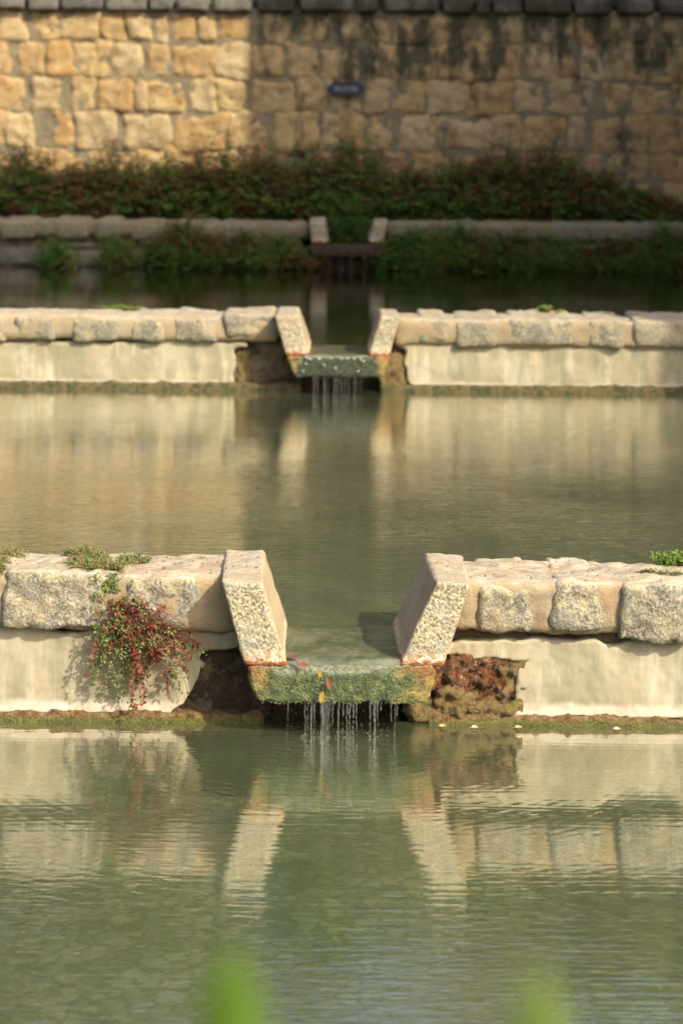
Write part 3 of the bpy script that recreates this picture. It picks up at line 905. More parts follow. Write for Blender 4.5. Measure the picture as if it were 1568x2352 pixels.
def addbox(x0, x1, y0, y1, z0, z1):
    b = len(vs)
    vs.extend(Vector((x, y, z)) for z in (z0, z1) for y in (y0, y1) for x in (x0, x1))
    for f in ((0, 2, 3, 1), (4, 5, 7, 6), (0, 1, 5, 4), (2, 6, 7, 3), (0, 4, 6, 2), (1, 3, 7, 5)):
        fs.append(tuple(b + i for i in f))


addbox(-20, 20, -8, 2.98, -0.9, 0.7)
tag(mesh("near_bank", vs, fs, GROUND, None, False), kind="structure")
vs, fs = [], []
addbox(-20, -6.02, 3, 26, -0.9, 0.95); addbox(6.02, 20, 3, 26, -0.9, 0.95)
tag(mesh("side_banks", vs, fs, GROUND, None, False), kind="structure")
vs, fs = [], []
addbox(-40, 40, 26.62, 80, -0.9, 3.55)
tag(mesh("upper_terrace", vs, fs, GROUND, None, False), kind="structure")

# ---------------------------------------------------------------- falling water
def streams(label, spec, d, zw, grp_name="falling_water", bl=()):
    v_, f_ = [], []
    for (x, yt, rad, ln, br) in spec:
        zend = zw - 0.01 if ln >= 1 else P(x, yt, d).z + (zw - P(x, yt, d).z) * ln
        mk_stream(x, yt, zend, d, rad * .75, (v_, f_), br, R.uniform(-.004, .004))
    if d < 10:
        # a thin sheet of water between two of the threads, and foam where they land
        n0 = len(v_)
        for i in range(21):
            t = i / 20
            z = P(750, 1612, d).z * (1 - t)
            for k in range(9):
                u = k / 8 - .5
                v_.append(Vector((P(750, 1612, d).x + u * .040 * (1 - .55 * t), d - .004 + .002 * math.sin(u * 19 + t * 5) - .004 * t, z)))
        for i in range(20):
            for k in range(8):
                b = n0 + i * 9 + k
                f_.append((b, b + 1, b + 10, b + 9))
    for (x, y, r) in bl:
        blob(v_, f_, P(x, y, d - 0.01), r)
    o = mesh(grp_name, v_, f_, STREAM, None, True, P(785, 1616 if d < 10 else 868, d))
    return tag(o, label, "waterfall", "thin waterfalls under the spouts")


sp1 = [(662, 1612, .0022, 1, .5), (700, 1612, .0035, 1, .5), (707, 1612, .003, .8, .8), (716, 1610, .007, 1, 0), (722, 1612, .004, 1, .3), (738, 1612, .0065, 1, 0), (744, 1612, .005, 1, 0), (751, 1612, .004, .9, .3), (765, 1612, .004, .8, .5), (778, 1612, .0055, 1, 0), (788, 1612, .0035, 1, .6), (797, 1612, .005, .9, .3), (803, 1612, .005, 1, 0), (812, 1612, .005, 1, .2), (818, 1612, .004, .8, .4), (850, 1612, .0045, 1, .3), (860, 1610, .0075, 1, 0), (866, 1612, .004, .7, .5), (875, 1612, .003, .25, 0), (897, 1612, .0035, .55, 0), (907, 1612, .0025, 1, .7), (912, 1612, .0025, .4, 0)]
drops = [(R.uniform(655, 915), R.uniform(1625, 1690), R.uniform(.001, .0022)) for _ in range(70)] + [(R.uniform(690, 880), R.uniform(1680, 1698), R.uniform(.0015, .004)) for _ in range(60)] + [(x_ + R.gauss(0, 5), 1693 + R.gauss(0, 2.5), R.uniform(.0012, .0032)) for x_ in (716, 722, 740, 751, 778, 797, 803, 860) for _ in range(9)]
streams("thin streams of water dripping from the nearest mossy spout", sp1, 8.425, L1, bl=drops)
sp2 = [(x_, 866, r_ * .6, 1, b_) for x_, r_, b_ in ((722, .012, 0), (730, .008, .3), (745, .012, 0), (752, .006, .4), (768, .011, 0), (775, .009, 0), (784, .012, 0), (793, .009, .2), (801, .007, .3), (814, .010, 0), (820, .006, .5), (829, .004, .5))]
streams("thin streams of water dripping from the middle spout", sp2, 16.12, L2, bl=[(R.uniform(715, 835), R.uniform(868, 908), .003) for _ in range(40)])
sp3 = [(x_, 589, .004, 1, .4) for x_ in (758, 783, 806, 836)]
streams("faint streams of water in the shade of the farthest spout", sp3, 24.36, L3)
# mirror-metal beads on the middle slab, added to stand for sun glints
BEAD = Mat("glint_bead").pbr((0.9, 0.92, 0.92), 0.16, None, 1.0, Metallic=1.0)
for (x_, y_) in ((703, 820), (714, 825), (708, 823), (760, 822), (783, 823), (798, 823), (812, 824), (828, 825), (834, 830), (702, 835), (695, 852), (745, 838), (822, 853), (733, 824), (770, 845)):
    v_, f_ = [], []
    blob(v_, f_, P(x_, y_, 16.09), 0.0075, 8, 12)
    mesh("glint_bead", v_, f_, BEAD, s2)

v_, f_ = [], []
for _ in range(230):  # tiny mirror beads added as sun glints on the wet near slab
    y_ = 1527 + 88 * R.random() ** 1.3
    x_ = R.uniform(575 + (y_ - 1527) * .2, 995 - (y_ - 1527) * .2)
    blob(v_, f_, P(x_, y_, 8.398 + R.uniform(-.002, .004)), R.uniform(.0006, .0017), 4, 6)
tag(mesh("glint_droplets", v_, f_, BEAD, s1), kind="stuff")

# ---------------------------------------------------------------- foliage helpers
def leaf(vs, fs, p, ax, nrm, ln, wd, fold=0.25):
    """small six-point leaf, folded along its rib"""
    ax = ax.normalized()
    sd_ = ax.cross(nrm)
    if sd_.length < 1e-4: sd_ = ax.cross(Vector((0.3, 0.7, 0.2)))
    sd_.normalize()
    up = sd_.cross(ax).normalized()
    b = len(vs)
    vs.append(p)
    vs.append(p + ax * ln * .35 + sd_ * wd * .5 + up * wd * fold)
    vs.append(p + ax * ln * .72 + sd_ * wd * .42 + up * wd * fold)
    vs.append(p + ax * ln)
    vs.append(p + ax * ln * .72 - sd_ * wd * .42 + up * wd * fold)
    vs.append(p + ax * ln * .35 - sd_ * wd * .5 + up * wd * fold)
    fs.append((b, b + 1, b + 2, b + 3)); fs.append((b, b + 3, b + 4, b + 5))


def rv(k=1.0):
    return Vector((R.gauss(0, k), R.gauss(0, k), R.gauss(0, k)))


def tube(vs, fs, pts, r0, r1, m=4):
    prev = None
    n = len(pts)
    for i, p in enumerate(pts):
        t = (pts[min(i + 1, n - 1)] - pts[max(i - 1, 0)]).normalized()
        a = t.cross(Vector((0.31, 0.2, 0.9))).normalized(); b = t.cross(a)
        r = r0 + (r1 - r0) * i / (n - 1)
        ring = []
        for k in range(m):
            an = 2 * math.pi * k / m
            ring.append(len(vs)); vs.append(p + a * r * math.cos(an) + b * r * math.sin(an))
        if prev:
            for k in range(m): fs.append((prev[k], prev[(k + 1) % m], ring[(k + 1) % m], ring[k]))
        prev = ring


LG = mat_leaf("creeper_green_leaf", [(0.10, 0.15, 0.035), (0.20, 0.26, 0.08), (0.30, 0.34, 0.14), (0.17, 0.27, 0.05)], 20)
LR = mat_leaf("creeper_red_leaf", [(0.12, 0.024, 0.018), (0.23, 0.048, 0.034), (0.33, 0.085, 0.06), (0.38, 0.15, 0.10)], 20)
STEM = mat_plain("creeper_stem", (0.20, 0.09, 0.05), 0.7)

# hanging creeper on weir 1
cr = empty("hanging_creeper", P(268, 1360, 8.56), "bushy red and green creeper spilling over the nearest weir down its plaster", "plant")
gv, gf, rvv, rf, sv, sf = [], [], [], [], [], []
outline = [(1360, 250, 330), (1400, 238, 390), (1440, 222, 440), (1480, 208, 462), (1520, 205, 470), (1560, 205, 452), (1600, 215, 415), (1640, 235, 350)]
for i in range(128):
    ye = R.choice([R.uniform(1380, 1560), R.uniform(1430, 1585), R.uniform(1540, 1640)])
    lo = interp([(a, b) for a, b, c in outline], ye); hi = interp([(a, c) for a, b, c in outline], ye)
    if ye > 1580:
        xe = R.choice([R.uniform(215, 250), R.uniform(262, 335), R.uniform(275, 330), R.uniform(370, 430)])
        if xe > 340: ye = min(ye, 1592)
        if xe < 250: ye = min(ye, 1612)
    else:
        xe = R.uniform(lo, hi)
    sx = R.gauss(290, 28) if R.random() < .75 else R.uniform(300, 410)
    sy = R.uniform(1365, 1440) if sx < 330 else R.uniform(1395, 1460)
    de = 8.60 - abs(R.gauss(0, 0.025)) - 0.01
    a = P(sx, sy, 8.53)
    e = P(xe, ye, de)
    bul = R.uniform(0.02, 0.09)
    mid = (a + e) / 2 + Vector(((e.x - a.x) * R.uniform(.1, .45), -bul, R.uniform(0.02, 0.09)))
    n = max(8, int((a - e).length / 0.011))
    pts = []
    for k in range(n + 1):
        t = k / n
        p = a * (1 - t) ** 2 + mid * 2 * t * (1 - t) + e * t * t
        p.x += 0.05 * noise.noise(Vector((i * 7.3, t * 3.0, 0))) * t
        p.z += 0.03 * noise.noise(Vector((i * 3.3, t * 4.0, 9))) * t
        pts.append(p + rv(0.003))
    tube(sv, sf, pts, 0.0012, 0.0006, 3)
    px = xe
    red = R.random() < (0.28 if px < 310 else 0.66)
    fine = (not red) and R.random() < 0.5
    V, Fc = (rvv, rf) if red else (gv, gf)
    for k, p in enumerate(pts):
        if k < n * 0.15: continue
        if fbm(p, 15, 3) < -.11: continue
        for sgn in (-1, 1, 0):
            if R.random() < 0.22: continue
            ln = (R.uniform(.006, .017) if red else R.uniform(.008, .0135)) * (0.8 if fine else 1)
            dirn = Vector((sgn * 0.9, -0.5, R.uniform(-.8, .3))) + rv(.45)
            leaf(V, Fc, p + rv(0.003), dirn, Vector((0, -1, 0.5)) + rv(.5), ln, ln * 0.85)
mesh("stem", sv, sf, STEM, cr)
for _ in range(1500):
    x_, y_ = R.gauss(262, 20), R.uniform(1318, 1420)
    o_ = Vector((0, 0, HC)); dr = (P(x_, y_, 8.5) - o_).normalized()
    h = BV.ray_cast(o_, dr)[0]
    if h is None or fbm(h, 16, 3) < -.1: continue
    l = R.uniform(.006, .011)
    V_, F_ = (rvv, rf) if y_ > 1375 and R.random() < .55 else (gv, gf)
    leaf(V_, F_, h - dr * abs(R.gauss(0, .006)), Vector((R.gauss(0, 1), -.3, R.gauss(-.3, 1))), Vector((0, -1, .4)) + rv(.4), l, l * .8)
mesh("green_leaves", gv, gf, LG, cr, False)
mesh("red_leaves", rvv, rf, LR, cr, False)


def drop(x, y):
    h = BV.ray_cast(Vector((x, y, 1.5)), Vector((0, 0, -1)))
    return h[0]


def mat_patch(name, label, blobs, n, mats, root_at, ln=(0.006, 0.011), rise=0.01, cat="plant"):
    """creeping mat laid on the coping: blobs are (px, depth, rx, ry)"""
    rt = empty(name, root_at, label, cat)
    V, Fc = [], []
    for _ in range(n):
        cx, dd, rx, ry = R.choice(blobs)
        an, rr = R.uniform(0, 6.28), math.sqrt(R.random()) * R.uniform(.6, 1.15)
        X = P(cx, 1300, dd).x + math.cos(an) * rr * rx
        Y = dd + math.sin(an) * rr * ry
        if fbm((X * 1, Y * 1, 3), 14, 3) < -0.2: continue
        h = drop(X, Y)
        if h is None: continue
        l = R.uniform(*ln)
        leaf(V, Fc, h + Vector((0, 0, abs(R.gauss(0, rise)))), Vector((R.gauss(0, 1), R.gauss(0, 1), R.uniform(0, .7))), Vector((0, -.3, 1)) + rv(.4), l, l * .8)
    mesh("leaves", V, Fc, mats, rt, False)
    return rt


LM = mat_leaf("mat_leaf", [(0.11, 0.17, 0.05), (0.19, 0.27, 0.08), (0.33, 0.22, 0.11), (0.24, 0.31, 0.11)], 25)
mat_patch("creeping_mat", "flat green mat of tiny leaves on top of the nearest coping above the red creeper", [(215, 8.85, .09, .11), (270, 8.8, .09, .10), (320, 8.85, .06, .05), (265, 8.62, .035, .07), (225, 8.68, .11, .07), (180, 8.93, .06, .05), (200, 8.78, .10, .10)], 7500, LM, P(250, 1300, 8.8))
mat_patch("creeping_mat", "green and brown creeping mat at the far left end of the nearest coping", [(5, 8.8, .06, .14), (30, 8.9, .06, .08), (-30, 8.75, .08, .14), (2, 8.62, .02, .06)], 1800, LM, P(5, 1300, 8.8))
mat_patch("creeping_mat", "thin green strip of moss on the right end of the nearest coping", [(1530, 8.72, .08, .02), (1490, 8.73, .05, .012), (1600, 8.75, .08, .02)], 700, LM, P(1530, 1335, 8.7), rise=.004)


def tuft(name, label, x, y, d, w, h, n, mat, ln, group=None):
    rt = empty(name, P(x, y, d), label, "plant", group)
    V, Fc, S, SF = [], [], [], []
    base = P(x, y, d)
    for _ in range(n):
        b = base + Vector((R.uniform(-w, w) * .8, R.uniform(-.04, .04), 0))
        tip = b + Vector((R.gauss(0, w * .35), R.gauss(0, w * .2), h * R.uniform(.35, 1)))
        k = 7
        pts = [b.lerp(tip, i / k) + rv(.002) for i in range(k + 1)]
        tube(S, SF, pts, .0012, .0006, 3)
        for p in pts[1:]:
            for _ in range(3):
                leaf(V, Fc, p, Vector((R.gauss(0, 1), R.gauss(0, 1), .4)), Vector((0, -.5, 1)) + rv(.3), ln, ln * .7)
    mesh("stem", S, SF, STEM, rt)
    mesh("leaves", V, Fc, mat, rt, False)
    return rt


BRI = mat_leaf("bright_green_leaf", [(0.09, 0.19, 0.03), (0.18, 0.33, 0.05), (0.27, 0.40, 0.08), (0.30, 0.11, 0.04)], 14)
tuft("small_plant", "bright green sprig with a red tip at the right end of the nearest coping", 1545, 1300, 8.93, .085, .055, 60, BRI, .010)
tuft("small_plant", "tiny bright green tuft on the right coping of the middle weir", 1252, 716, 16.75, .05, .04, 30, BRI, .014)
tuft("small_plant", "low green tuft on the left coping of the middle weir", 282, 713, 16.8, .12, .035, 50, BRI, .014)
tuft("small_plant", "sparse green tuft right of the bright one on the middle weir", 1283, 720, 16.75, .05, .025, 16, BRI, .014)

# ferny shrubs in the shade
MSL = mat_leaf("moss_tuft", [(0.025, 0.055, 0.015), (0.07, 0.13, 0.03), (0.14, 0.19, 0.05), (0.27, 0.29, 0.12)], 16, 0.6, 0.15, 0.25)
V_, F_ = [], []
for _ in range(5200):
    y_ = R.uniform(1528, 1615)
    x_ = R.uniform(574 + (y_ - 1524) * .2, 1000 - (y_ - 1524) * .2)
    u_ = abs(x_ - 786) / 214
    if u_ > .72 and R.random() < (u_ - .72) * 4: continue
    p_ = P(x_, y_, 8.405)
    if fbm(p_, 16, 4) < -.05 - (.12 if y_ > 1605 else 0): continue
    l = R.uniform(.003, .0075)
    leaf(V_, F_, p_, Vector((R.gauss(0, .5), -.25 - R.random() * .4, -1)), Vector((0, -1, .3)) + rv(.5), l, l * .4)
tag(mesh("moss", V_, F_, MSL, s1, False), kind="stuff")
SHB = mat_leaf("shrub_leaf", [(0.04, 0.085, 0.018), (0.095, 0.19, 0.035), (0.17, 0.30, 0.05), (0.20, 0.07, 0.045), (0.13, 0.045, 0.03)], 2.6, 0.2, 0.3)
SHD = mat_leaf("shrub_dark_leaf", [(0.04, 0.085, 0.018), (0.09, 0.19, 0.035), (0.17, 0.31, 0.055), (0.16, 0.06, 0.04)], 3.2, 0.2, 0.3)
SHR = mat_leaf("shrub_red_leaf", [(0.10, 0.035, 0.025), (0.20, 0.065, 0.045), (0.27, 0.10, 0.06), (0.09, 0.14, 0.03)], 3.2, 0.2, 0.3)


def shrub(label, xc, ytop, ybot, w, d, depth, n, mat, ln=0.055, group="ferny shrubs in the shade of the tall wall", tips=True, body=0.0):
    """n arching fronds from the base; each carries leaflets"""
    base = P(xc, ybot, d)
    top = P(xc, ytop, d).z
    hw = w / 2 / F * d
    rt = empty("shrub", base, label, "shrub", group)
    V, Fc, S, SF, V2, F2 = [], [], [], [], [], []
    H = top - base.z
    for i in range(n):
        u = R.uniform(-1, 1)
        hh = H * (1 - 0.7 * abs(u) ** 2) * R.uniform(.45, 1.45)
        a = base + Vector((u * hw * .8, R.uniform(-.3, .5) * depth, R.uniform(0, .45) * hh))
        e = Vector((base.x + u * hw + R.gauss(0, .09), base.y - R.uniform(-.1, 1) * depth, base.z + hh))
        mid = (a + e) / 2 + Vector((0, 0, .10))
        dr = Vector((R.gauss(0, .06), -R.uniform(.02, .1), -R.uniform(.0, .12)))
        k = 9
        pts = []
        for q_ in range(k + 1):
            t = q_ / k
            pts.append(a * (1 - t) ** 2 + mid * 2 * t * (1 - t) + e * t * t + dr * t ** 3)
        if i % 3 == 0: tube(S, SF, pts, .004, .002, 3)
        for q_, p in enumerate(pts):
            tt = q_ / k
            red = tips and (tt > .45) and (p.z - base.z) > H * .5 and R.random() < .45
            A, B = (V2, F2) if red else (V, Fc)
            for sgn in (-1, 1):
                l = ln * R.uniform(.6, 1.2) * (1.1 - .5 * tt)
                leaf(A, B, p + rv(.012), Vector((sgn, R.uniform(-.8, .1), R.uniform(-.6, .4))), Vector((0, -.5, 1)) + rv(.4), l, l * .45)
    mesh("stem", S, SF, STEM, rt)
    mesh("leaves", V, Fc, mat, rt, False)
    if V2: mesh("reddish_leaves", V2, F2, SHR, rt, False)
    return rt


up = [(-60, 376, 230, "reddish shrub at the far left end of the row under the tall wall"), (60, 368, 210, "shrub second from the left in the row under the tall wall"), (175, 405, 150, "low dip of shrub between two taller ones at left under the wall"),
      (255, 362, 200, "tall shrub below the sunlit stones, third bump from the left"), (370, 398, 190, "lower green shrub left of the tallest bump under the sunlit wall"), (490, 352, 220, "tallest shrub at the edge where the wall turns from sun to shade"),
      (610, 376, 190, "shrub below the small drain hole in the tall wall"), (715, 372, 190, "green shrub left of the gap of the farthest spout"), (815, 350, 210, "bright green shrub right behind the farthest spout"),
      (930, 400, 190, "low green shrub right of the farthest spout under the wall"), (1050, 394, 200, "dark shrub rising toward the reddish hump at right"), (1150, 366, 200, "reddish shrub forming the left half of the right-hand hump"),
      (1255, 358, 210, "reddish shrub forming the crest of the right-hand hump"), (1365, 415, 200, "dark shrub sloping down right of the hump"), (1470, 446, 200, "low dark shrub at the right end of the row"), (1580, 474, 200, "lowest shrub at the far right edge under the wall")]
for i, (x_, yt, w_, lb) in enumerate(up):
    yt += 0.0
    shrub(lb, x_, yt, 512, w_, 25.72, .42, 330, SHD if i % 3 == 1 or i in (7, 8, 9) else SHB, 0.072, "row of ferny shrubs under the tall wall")
up2 = shrub("dark green fern spilling into the gap behind the farthest spout", 800, 470, 585, 110, 25.45, .25, 160, SHD, 0.05, "row of ferny shrubs under the tall wall", False)
low = [(425, 525, 612, 170, "round bush spilling over the coping left of the farthest spout", 260), (545, 550, 615, 170, "trailing bush between the round bush and the farthest spout", 200), (650, 560, 616, 130, "dark trailing bush just left of the farthest spout", 150),
       (135, 560, 612, 70, "small dark fern clump on the foot of the farthest weir at left", 60), (268, 556, 612, 75, "small green fern clump between pale foot stones", 70), (940, 545, 620, 140, "dark bush just right of the farthest spout", 190), (1045, 535, 622, 170, "bright green bush right of the farthest spout, over its coping", 240),
       (1165, 552, 625, 150, "bright bush above a pale foot stone at right", 190), (1290, 562, 628, 170, "low trailing bush on the right foot of the farthest weir", 180), (1410, 560, 632, 160, "reddish low bush near the right end of the farthest weir", 170), (1535, 530, 632, 160, "green bush reaching up the coping at the far right", 220)]
for i, (x_, yt, yb, w_, lb, n_) in enumerate(low):
    shrub(lb, x_, yt - 8, yb, w_ * 1.15, 24.5, .16, n_, SHD if i % 2 else SHB, 0.05, "bushes hanging on the farthest weir", i in (0, 1, 9, 7))

# ---------------------------------------------------------------- fallen leaves, petals, crumbs
def single_leaf(name, label, x, y, d, ln, wd, ang, mat, tilt=(0, -1, 0.15), cat="leaf", group=None, curl=.15):
    c = P(x, y, d)
    nrm = Vector(tilt).normalized()
    ax = Vector((math.cos(ang), 0, math.sin(ang)))
    ax = (ax - nrm * ax.dot(nrm)).normalized()
    sd_ = ax.cross(nrm).normalized()
    n, vs_, fs_ = 8, [], []
    for i in range(n + 1):
        t = i / n
        w = wd * math.sin(math.pi * min(1, t * 1.02)) ** .8 * (1 - .25 * t)
        for k in (-1, 0, 1):
            vs_.append(c + ax * ln * (t - .5) + sd_ * w * .5 * k + nrm * (abs(k) * curl * w + curl * ln * (t - .5) ** 2 * 1.5))
    for i in range(n):
        for k in (0, 1):
            b = i * 3 + k
            fs_.append((b, b + 1, b + 4, b + 3))
    b = len(vs_)
    tube(vs_, fs_, [c - ax * ln * .5, c - ax * ln * .72 + nrm * .002], .0009, .0006, 4)
    o = mesh(name, vs_, fs_, mat, None, True, c)
    return tag(o, label, cat, group)


YEL = mat_leaf("yellow_leaf", [(0.38, 0.25, 0.03), (0.48, 0.32, 0.05)], 8, .4, .3)
ORL = mat_leaf("rust_leaf", [(0.20, 0.075, 0.03), (0.27, 0.10, 0.04)], 8, .5, .25)
BRL = mat_leaf("brown_leaf", [(0.09, 0.045, 0.028), (0.15, 0.075, 0.05)], 8, .5, .2)
PNK = mat_plain("pink_petal", (0.75, 0.42, 0.36), .5)
ORP = mat_plain("orange_petal", (0.80, 0.35, 0.16), .5)
single_leaf("fallen_leaf", "small yellow leaf stuck near the top of the mossy slab", 735.5, 1548, 8.385, .028, .017, -1.5, YEL)
single_leaf("fallen_leaf", "rust-brown leaf stuck to the middle of the mossy slab", 755, 1570, 8.385, .046, .022, -1.4, ORL)
single_leaf("fallen_leaf", "larger yellow leaf hanging at the lower edge of the mossy slab", 739, 1601, 8.38, .048, .024, -1.75, YEL)
single_leaf("fallen_leaf", "curled brown leaf highest of the pile beside the left cheek", 672, 1508, 8.43, .05, .022, -.5, BRL, (.2, -.5, .8))
single_leaf("fallen_leaf", "shiny brown leaf in the middle of the pile beside the left cheek", 686, 1521, 8.40, .042, .022, -1.0, BRL, (.5, -.8, .5))
single_leaf("fallen_leaf", "flat brown leaf lowest of the pile on the slab lip", 697, 1527, 8.385, .036, .022, -.3, ORL, (-.1, -.8, .6))
for (x_, y_, m_, lb) in ((1016, 1669, ORP, "orange petal floating nearest the spout"), (1090, 1672, PNK, "pink petal floating second from the spout"), (1190, 1672, ORP, "orange petal floating below the plaster edge"), (1416, 1676, PNK, "pale pink petal floating farthest right")):
    p = P(x_, y_, 8.5)
    d_ = HC * F / ((p - Vector((0, 0, HC))).length) * 0 + 8.5
    k = (HC - 0.006) / (HC - p.z)
    single_leaf("floating_petal", lb, x_, y_, 8.5 * k, .03, .022, 0, m_, (0, -.3, 1), "petal", None, .35)
single_leaf("fallen_leaf", "dark leaf scrap lying on the water in the channel", 851, 1472, 8.71, .03, .016, .2, BRL, (0, -.2, 1))

# crumbs on the coping tops: uncountable litter
v_, f_ = [], []
for _ in range(240):
    X = R.choice([R.uniform(-.75, -.3), R.uniform(.33, 1.3), R.uniform(-1.3, 1.4)])
    Y = R.uniform(8.5, 8.98)
    h = drop(X, Y)
    if h is None or h.z < .5: continue
    l = R.uniform(.004, .012)
    leaf(v_, f_, h + Vector((0, 0, .003)), Vector((R.gauss(0, 1), R.gauss(0, 1), .2)), Vector((0, -.4, 1)), l, l * .6, .3)
tag(mesh("litter", v_, f_, BRL, None, False), "brown crumbs and seed husks strewn on the nearest coping", "litter", kind="stuff")

# ---------------------------------------------------------------- tall leaf blades right in front of the lens (far out of focus)
BLD = mat_leaf("blade_green", [(0.13, 0.25, 0.025), (0.16, 0.29, 0.04)], 5, .2, .5)
BLD2 = mat_leaf("blade_pale_green", [(0.19, 0.28, 0.07), (0.22, 0.31, 0.08)], 5, .2, .5)
for (xc, yt, w_, mt, lb) in ((535, 2150, 150, BLD, "blurred bright green leaf blade close to the lens, left of centre"), (1236, 2200, 152, BLD2, "blurred paler green leaf blade close to the lens, right of centre")):
    d = 1.02
    v_, f_ = [], []
    n = 40
    topz = P(xc, yt, d).z
    z0_ = 0.7
    cx = P(xc, yt, d).x
    for i in range(n + 1):
        t = i / n
        z = z0_ + (topz - z0_) * t
        sh = min(1.0, ((1 - t) / .015) ** .5) if t > .985 else 1.0
        hw = w_ / 2 / F * d * sh * (0.5 + .5 * min(1, t * 3))
        for (k, dy) in ((-1, .0), (0, .004), (1, .0), (1, .0012), (0, .0052), (-1, .0012)):
            v_.append(Vector((cx + hw * k + .02 * (1 - t) ** 2, d + dy + .12 * (1 - t) ** 2, z)))
    for i in range(n):
        for k in range(6):
            a, b = i * 6 + k, i * 6 + (k + 1) % 6
            f_.append((a, b, b + 6, a + 6))
    tag(mesh("leaf_blade", v_, f_, mt, None, True, Vector((cx, d + .12, z0_))), lb, "leaf blade", "leaf blades close to the lens")

# ---------------------------------------------------------------- what the pools mirror: railing, hedge and trees on the terrace
rl = empty("iron_railing", (0, 26.9, 3.55), "dark iron railing on the terrace above the tall wall, mirrored in the pool", "railing")
IRON = mat_plain("dark_iron", (0.03, 0.03, 0.028), .6)
for z_ in (3.7, 4.78):
    vs, fs = [], []
    addbox(-9, 9, 26.88, 26.92, z_, z_ + .05)
    mesh("rail", vs, fs, IRON, rl, False)
for i in range(98):
    vs, fs = [], []
    X = -9 + i * .185
    tube(vs, fs, [Vector((X, 26.9, 3.56)), Vector((X, 26.9, 4.3)), Vector((X, 26.9, 4.9))], .017, .014, 6)
    mesh("baluster", vs, fs, IRON, rl)

BARK = mat_crust("bark", [(0.05, 0.035, 0.025), (0.10, 0.075, 0.05), (0.15, 0.12, 0.09)], 12, .95, .03, None, .1)
TL1 = mat_leaf("tree_leaf_dark", [(0.08, 0.11, 0.03), (0.14, 0.18, 0.05), (0.22, 0.26, 0.08)], .8, .2, .35)
TL2 = mat_leaf("tree_leaf_olive", [(0.15, 0.17, 0.065), (0.26, 0.27, 0.10), (0.36, 0.34, 0.15)], .8, .2, .35)


def tree(label, x, y, zb, h, cr_, n, mat, lf=.36):
    rt = empty("tree", (x, y, zb), label, "tree", "trees on the terrace behind the tall wall")
    S, SF = [], []
    base = Vector((x, y, zb))
    top = base + Vector((R.uniform(-.5, .5), 0, h * .75))
    tube(S, SF, [base, base.lerp(top, .35) + rv(.1), base.lerp(top, .7) + rv(.15), top], .22, .05, 8)
    cl = []
    for i in range(22):
        t = R.uniform(.3, 1)
        s_ = base.lerp(top, t * .9)
        an = R.uniform(0, 6.28)
        rr = cr_ * R.uniform(.45, 1) * (1.1 - .45 * t)
        e = s_ + Vector((math.cos(an) * rr, math.sin(an) * rr, h * .16 * R.uniform(.3, 1.4)))
        tube(S, SF, [s_, (s_ + e) / 2 + Vector((0, 0, .15)), e], .06, .015, 5)
        cl.append((e, R.uniform(.55, 1.15)))
    V, Fc = [], []
    for _ in range(n):
        c_, r_ = R.choice(cl)
        p = c_ + rv(r_ * .5)
        l = lf * R.uniform(.6, 1.2)
        leaf(V, Fc, p, rv(1), rv(1), l, l * .5, .2)
    mesh("trunk", S, SF, BARK, rt)
    mesh("crown", V, Fc, mat, rt, False)


TT = ((-7.5, 33, 10.5, 2.6, 3600, TL1), (-4.2, 31, 10.6, 2.7, 3800, TL2), (-0.8, 34, 8.4, 2.6, 4200, TL1), (2.6, 32, 7.0, 2.2, 3000, TL2), (5.6, 34, 7.6, 2.4, 3400, TL1), (-6.0, 35.5, 9.6, 2.6, 4200, TL2), (1.2, 36, 6.8, 2.8, 5200, TL2), (9.5, 33, 9, 2.6, 3000, TL2))
for i, (x_, y_, h_, c_, n_, m_) in enumerate(TT):
    h_ = h_ * 1.25; c_ = c_ * 1.25; n_ = int(n_ * 1.7)
    tree(["tall dark tree at the left end of the terrace, seen only mirrored", "olive tree second from the left on the terrace, seen only mirrored", "dark tree behind the centre of the wall, seen only mirrored", "lower olive tree right of centre on the terrace, seen only mirrored", "dark tree at the right on the terrace, seen only mirrored", "olive tree between the two tall trees at the left of the terrace, seen only mirrored", "broad olive tree farthest back behind the centre of the terrace, seen only mirrored", "olive tree at the far right end of the terrace, seen only mirrored"][i], x_, y_, 3.55, h_, c_, n_, m_)
# hedge behind the railing
V, Fc, S, SF = [], [], [], []
hd = empty("hedge", (0, 28, 3.55), "leafy green hedge behind the iron railing on the terrace", "hedge")
for i in range(16000):
    X = R.uniform(-9, 9)
    zt_ = 6.6 + .7 * noise.noise(Vector((X * .8, 1, 1)))
    p = Vector((X, 28 + R.gauss(0, .35), R.uniform(3.6, zt_)))
    leaf(V, Fc, p, rv(1), Vector((0, -.6, .8)) + rv(.6), R.uniform(.12, .24), .11)
for i in range(40):
    X = -9 + i * .46
    tube(S, SF, [Vector((X, 28, 3.5)), Vector((X + R.uniform(-.2, .2), 28, 4.2)), Vector((X + R.uniform(-.3, .3), 28, 5.0))], .03, .01, 5)
mesh("branches", S, SF, BARK, hd)
mesh("foliage", V, Fc, mat_leaf("hedge_leaf", [(0.05, 0.10, 0.02), (0.10, 0.19, 0.035), (0.17, 0.25, 0.06)], 1.2, .2, .3), hd, False)

# ---------------------------------------------------------------- sun, and an unseen mass added to cast the shadow on the wall
AZ, EL = math.radians(46), math.radians(39)
S3 = Vector((math.sin(AZ) * math.cos(EL), -math.cos(AZ) * math.cos(EL), math.sin(EL)))
XB = 7.2


def toplane(p):
    t = (XB - p[0]) / S3.x
    return p[1] + S3.y * t, p[2] + S3.z * t


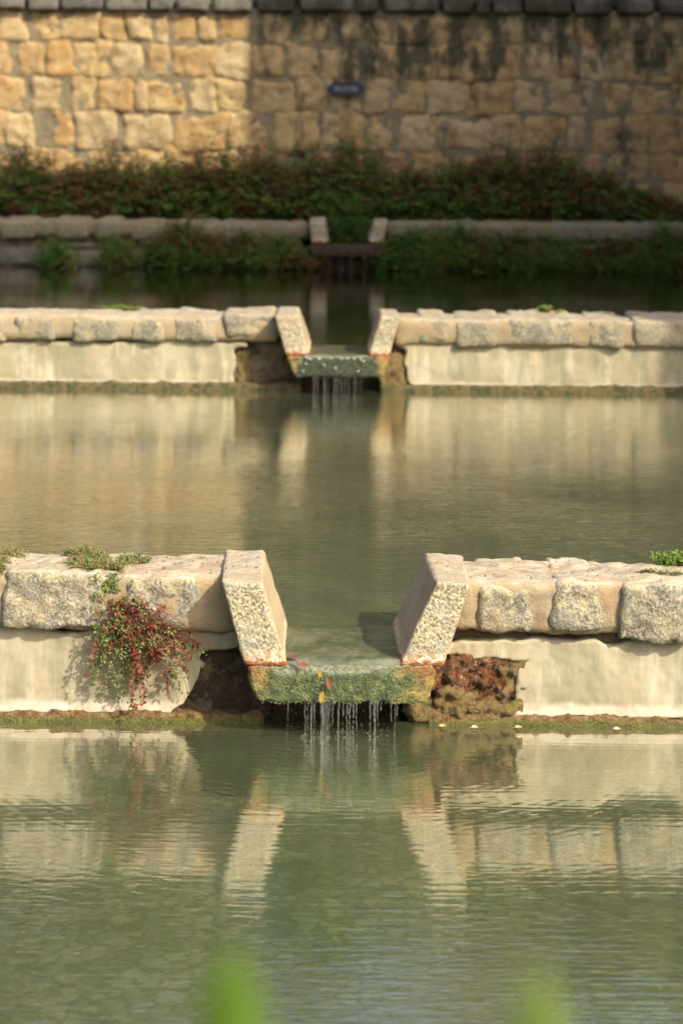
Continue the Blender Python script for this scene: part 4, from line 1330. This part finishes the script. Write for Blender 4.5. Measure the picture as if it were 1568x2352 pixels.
edge = P(578, 200, DW)
prof = []
ya, za = toplane((-6.5, 25.9, 1.62)); yb_, zb_ = toplane((edge.x, 25.9, 1.66))
prof = [(ya - 1.0, 0.9), (ya - 1.0, za + .6), (ya, za), (yb_, zb_), (yb_, 13.3), (yb_ + 9, 13.3), (yb_ + 9, 0.9)]  # outline shaped so its shadow edge falls where the wall turns dark
hs = empty("shadow_blocker", (XB + 2, 20, 0.9), "unseen mass added right of the pools, outside the frame, shaped to cast the shadow on the wall", "shade_caster")
vs = [Vector((XB, y_, z_)) for y_, z_ in prof] + [Vector((XB + 5, y_, z_)) for y_, z_ in prof]
n = len(prof)
fs = [tuple(range(n)), tuple(range(n, 2 * n))[::-1]] + [(i, n + i, n + (i + 1) % n, (i + 1) % n) for i in range(n)]
mesh("wall", vs, fs, WM.m, hs, False)  # body of the added shadow-casting mass
for (yy, zz) in ((yb_ + 1.5, 4), (yb_ + 4.5, 4), (yb_ + 1.5, 9), (yb_ + 4.5, 9), (yb_ + 7, 9)):  # dark panes dressing the added mass
    vs, fs = [], []
    addbox(XB - .04, XB - .005, yy, yy + 1.1, zz, zz + 1.8)
    mesh("blocker_pane", vs, fs, IRON, hs, False)

sun = bpy.data.lights.new("sun", "SUN")
sun.energy = 3.7
sun.angle = math.radians(0.53)
sun.color = (1.0, 0.905, 0.68)
so = bpy.data.objects.new("sun", sun)
C.objects.link(so)
so.rotation_euler = S3.to_track_quat("Z", "Y").to_euler()

w = bpy.data.worlds.new("World")
scene.world = w
w.use_nodes = True
nt = w.node_tree
nt.nodes.clear()
sk = nt.nodes.new("ShaderNodeTexSky")
sk.sky_type = "NISHITA"
sk.sun_disc = False
sk.sun_elevation = EL
sk.sun_rotation = math.atan2(S3.x, S3.y)
sk.air_density = 1.0
sk.dust_density = 6.0
sk.ozone_density = 0.3
bg = nt.nodes.new("ShaderNodeBackground")
bg.inputs[1].default_value = 0.15
wo = nt.nodes.new("ShaderNodeOutputWorld")
nt.links.new(sk.outputs[0], bg.inputs[0])
nt.links.new(bg.outputs[0], wo.inputs[0])

# ---------------------------------------------------------------- camera
cam = bpy.data.cameras.new("camera")
co = bpy.data.objects.new("camera", cam)
C.objects.link(co)
cam.sensor_fit = "VERTICAL"
cam.sensor_height = 36
cam.sensor_width = 24
cam.lens = 36 * F / 2352
cam.shift_y = -(1176 - HY) / 2352
co.matrix_world = Matrix.Translation((0, 0, HC)) @ Matrix.Rotation(math.radians(90), 4, "X") @ Matrix.Rotation(ROLL, 4, "Z")
cam.clip_start = 0.05
cam.clip_end = 1000
cam.dof.use_dof = True
cam.dof.focus_distance = 8.5
cam.dof.aperture_fstop = 3.0
scene.camera = co

scene.view_settings.view_transform = "Standard"
scene.view_settings.look = "None"
scene.view_settings.exposure = 0.5
scene.view_settings.gamma = 1
try:
    scene.cycles.use_denoising = True
    scene.cycles.max_bounces = 8
    scene.cycles.transparent_max_bounces = 16
    scene.cycles.caustics_reflective = False
    scene.cycles.caustics_refractive = False
except Exception:
    pass
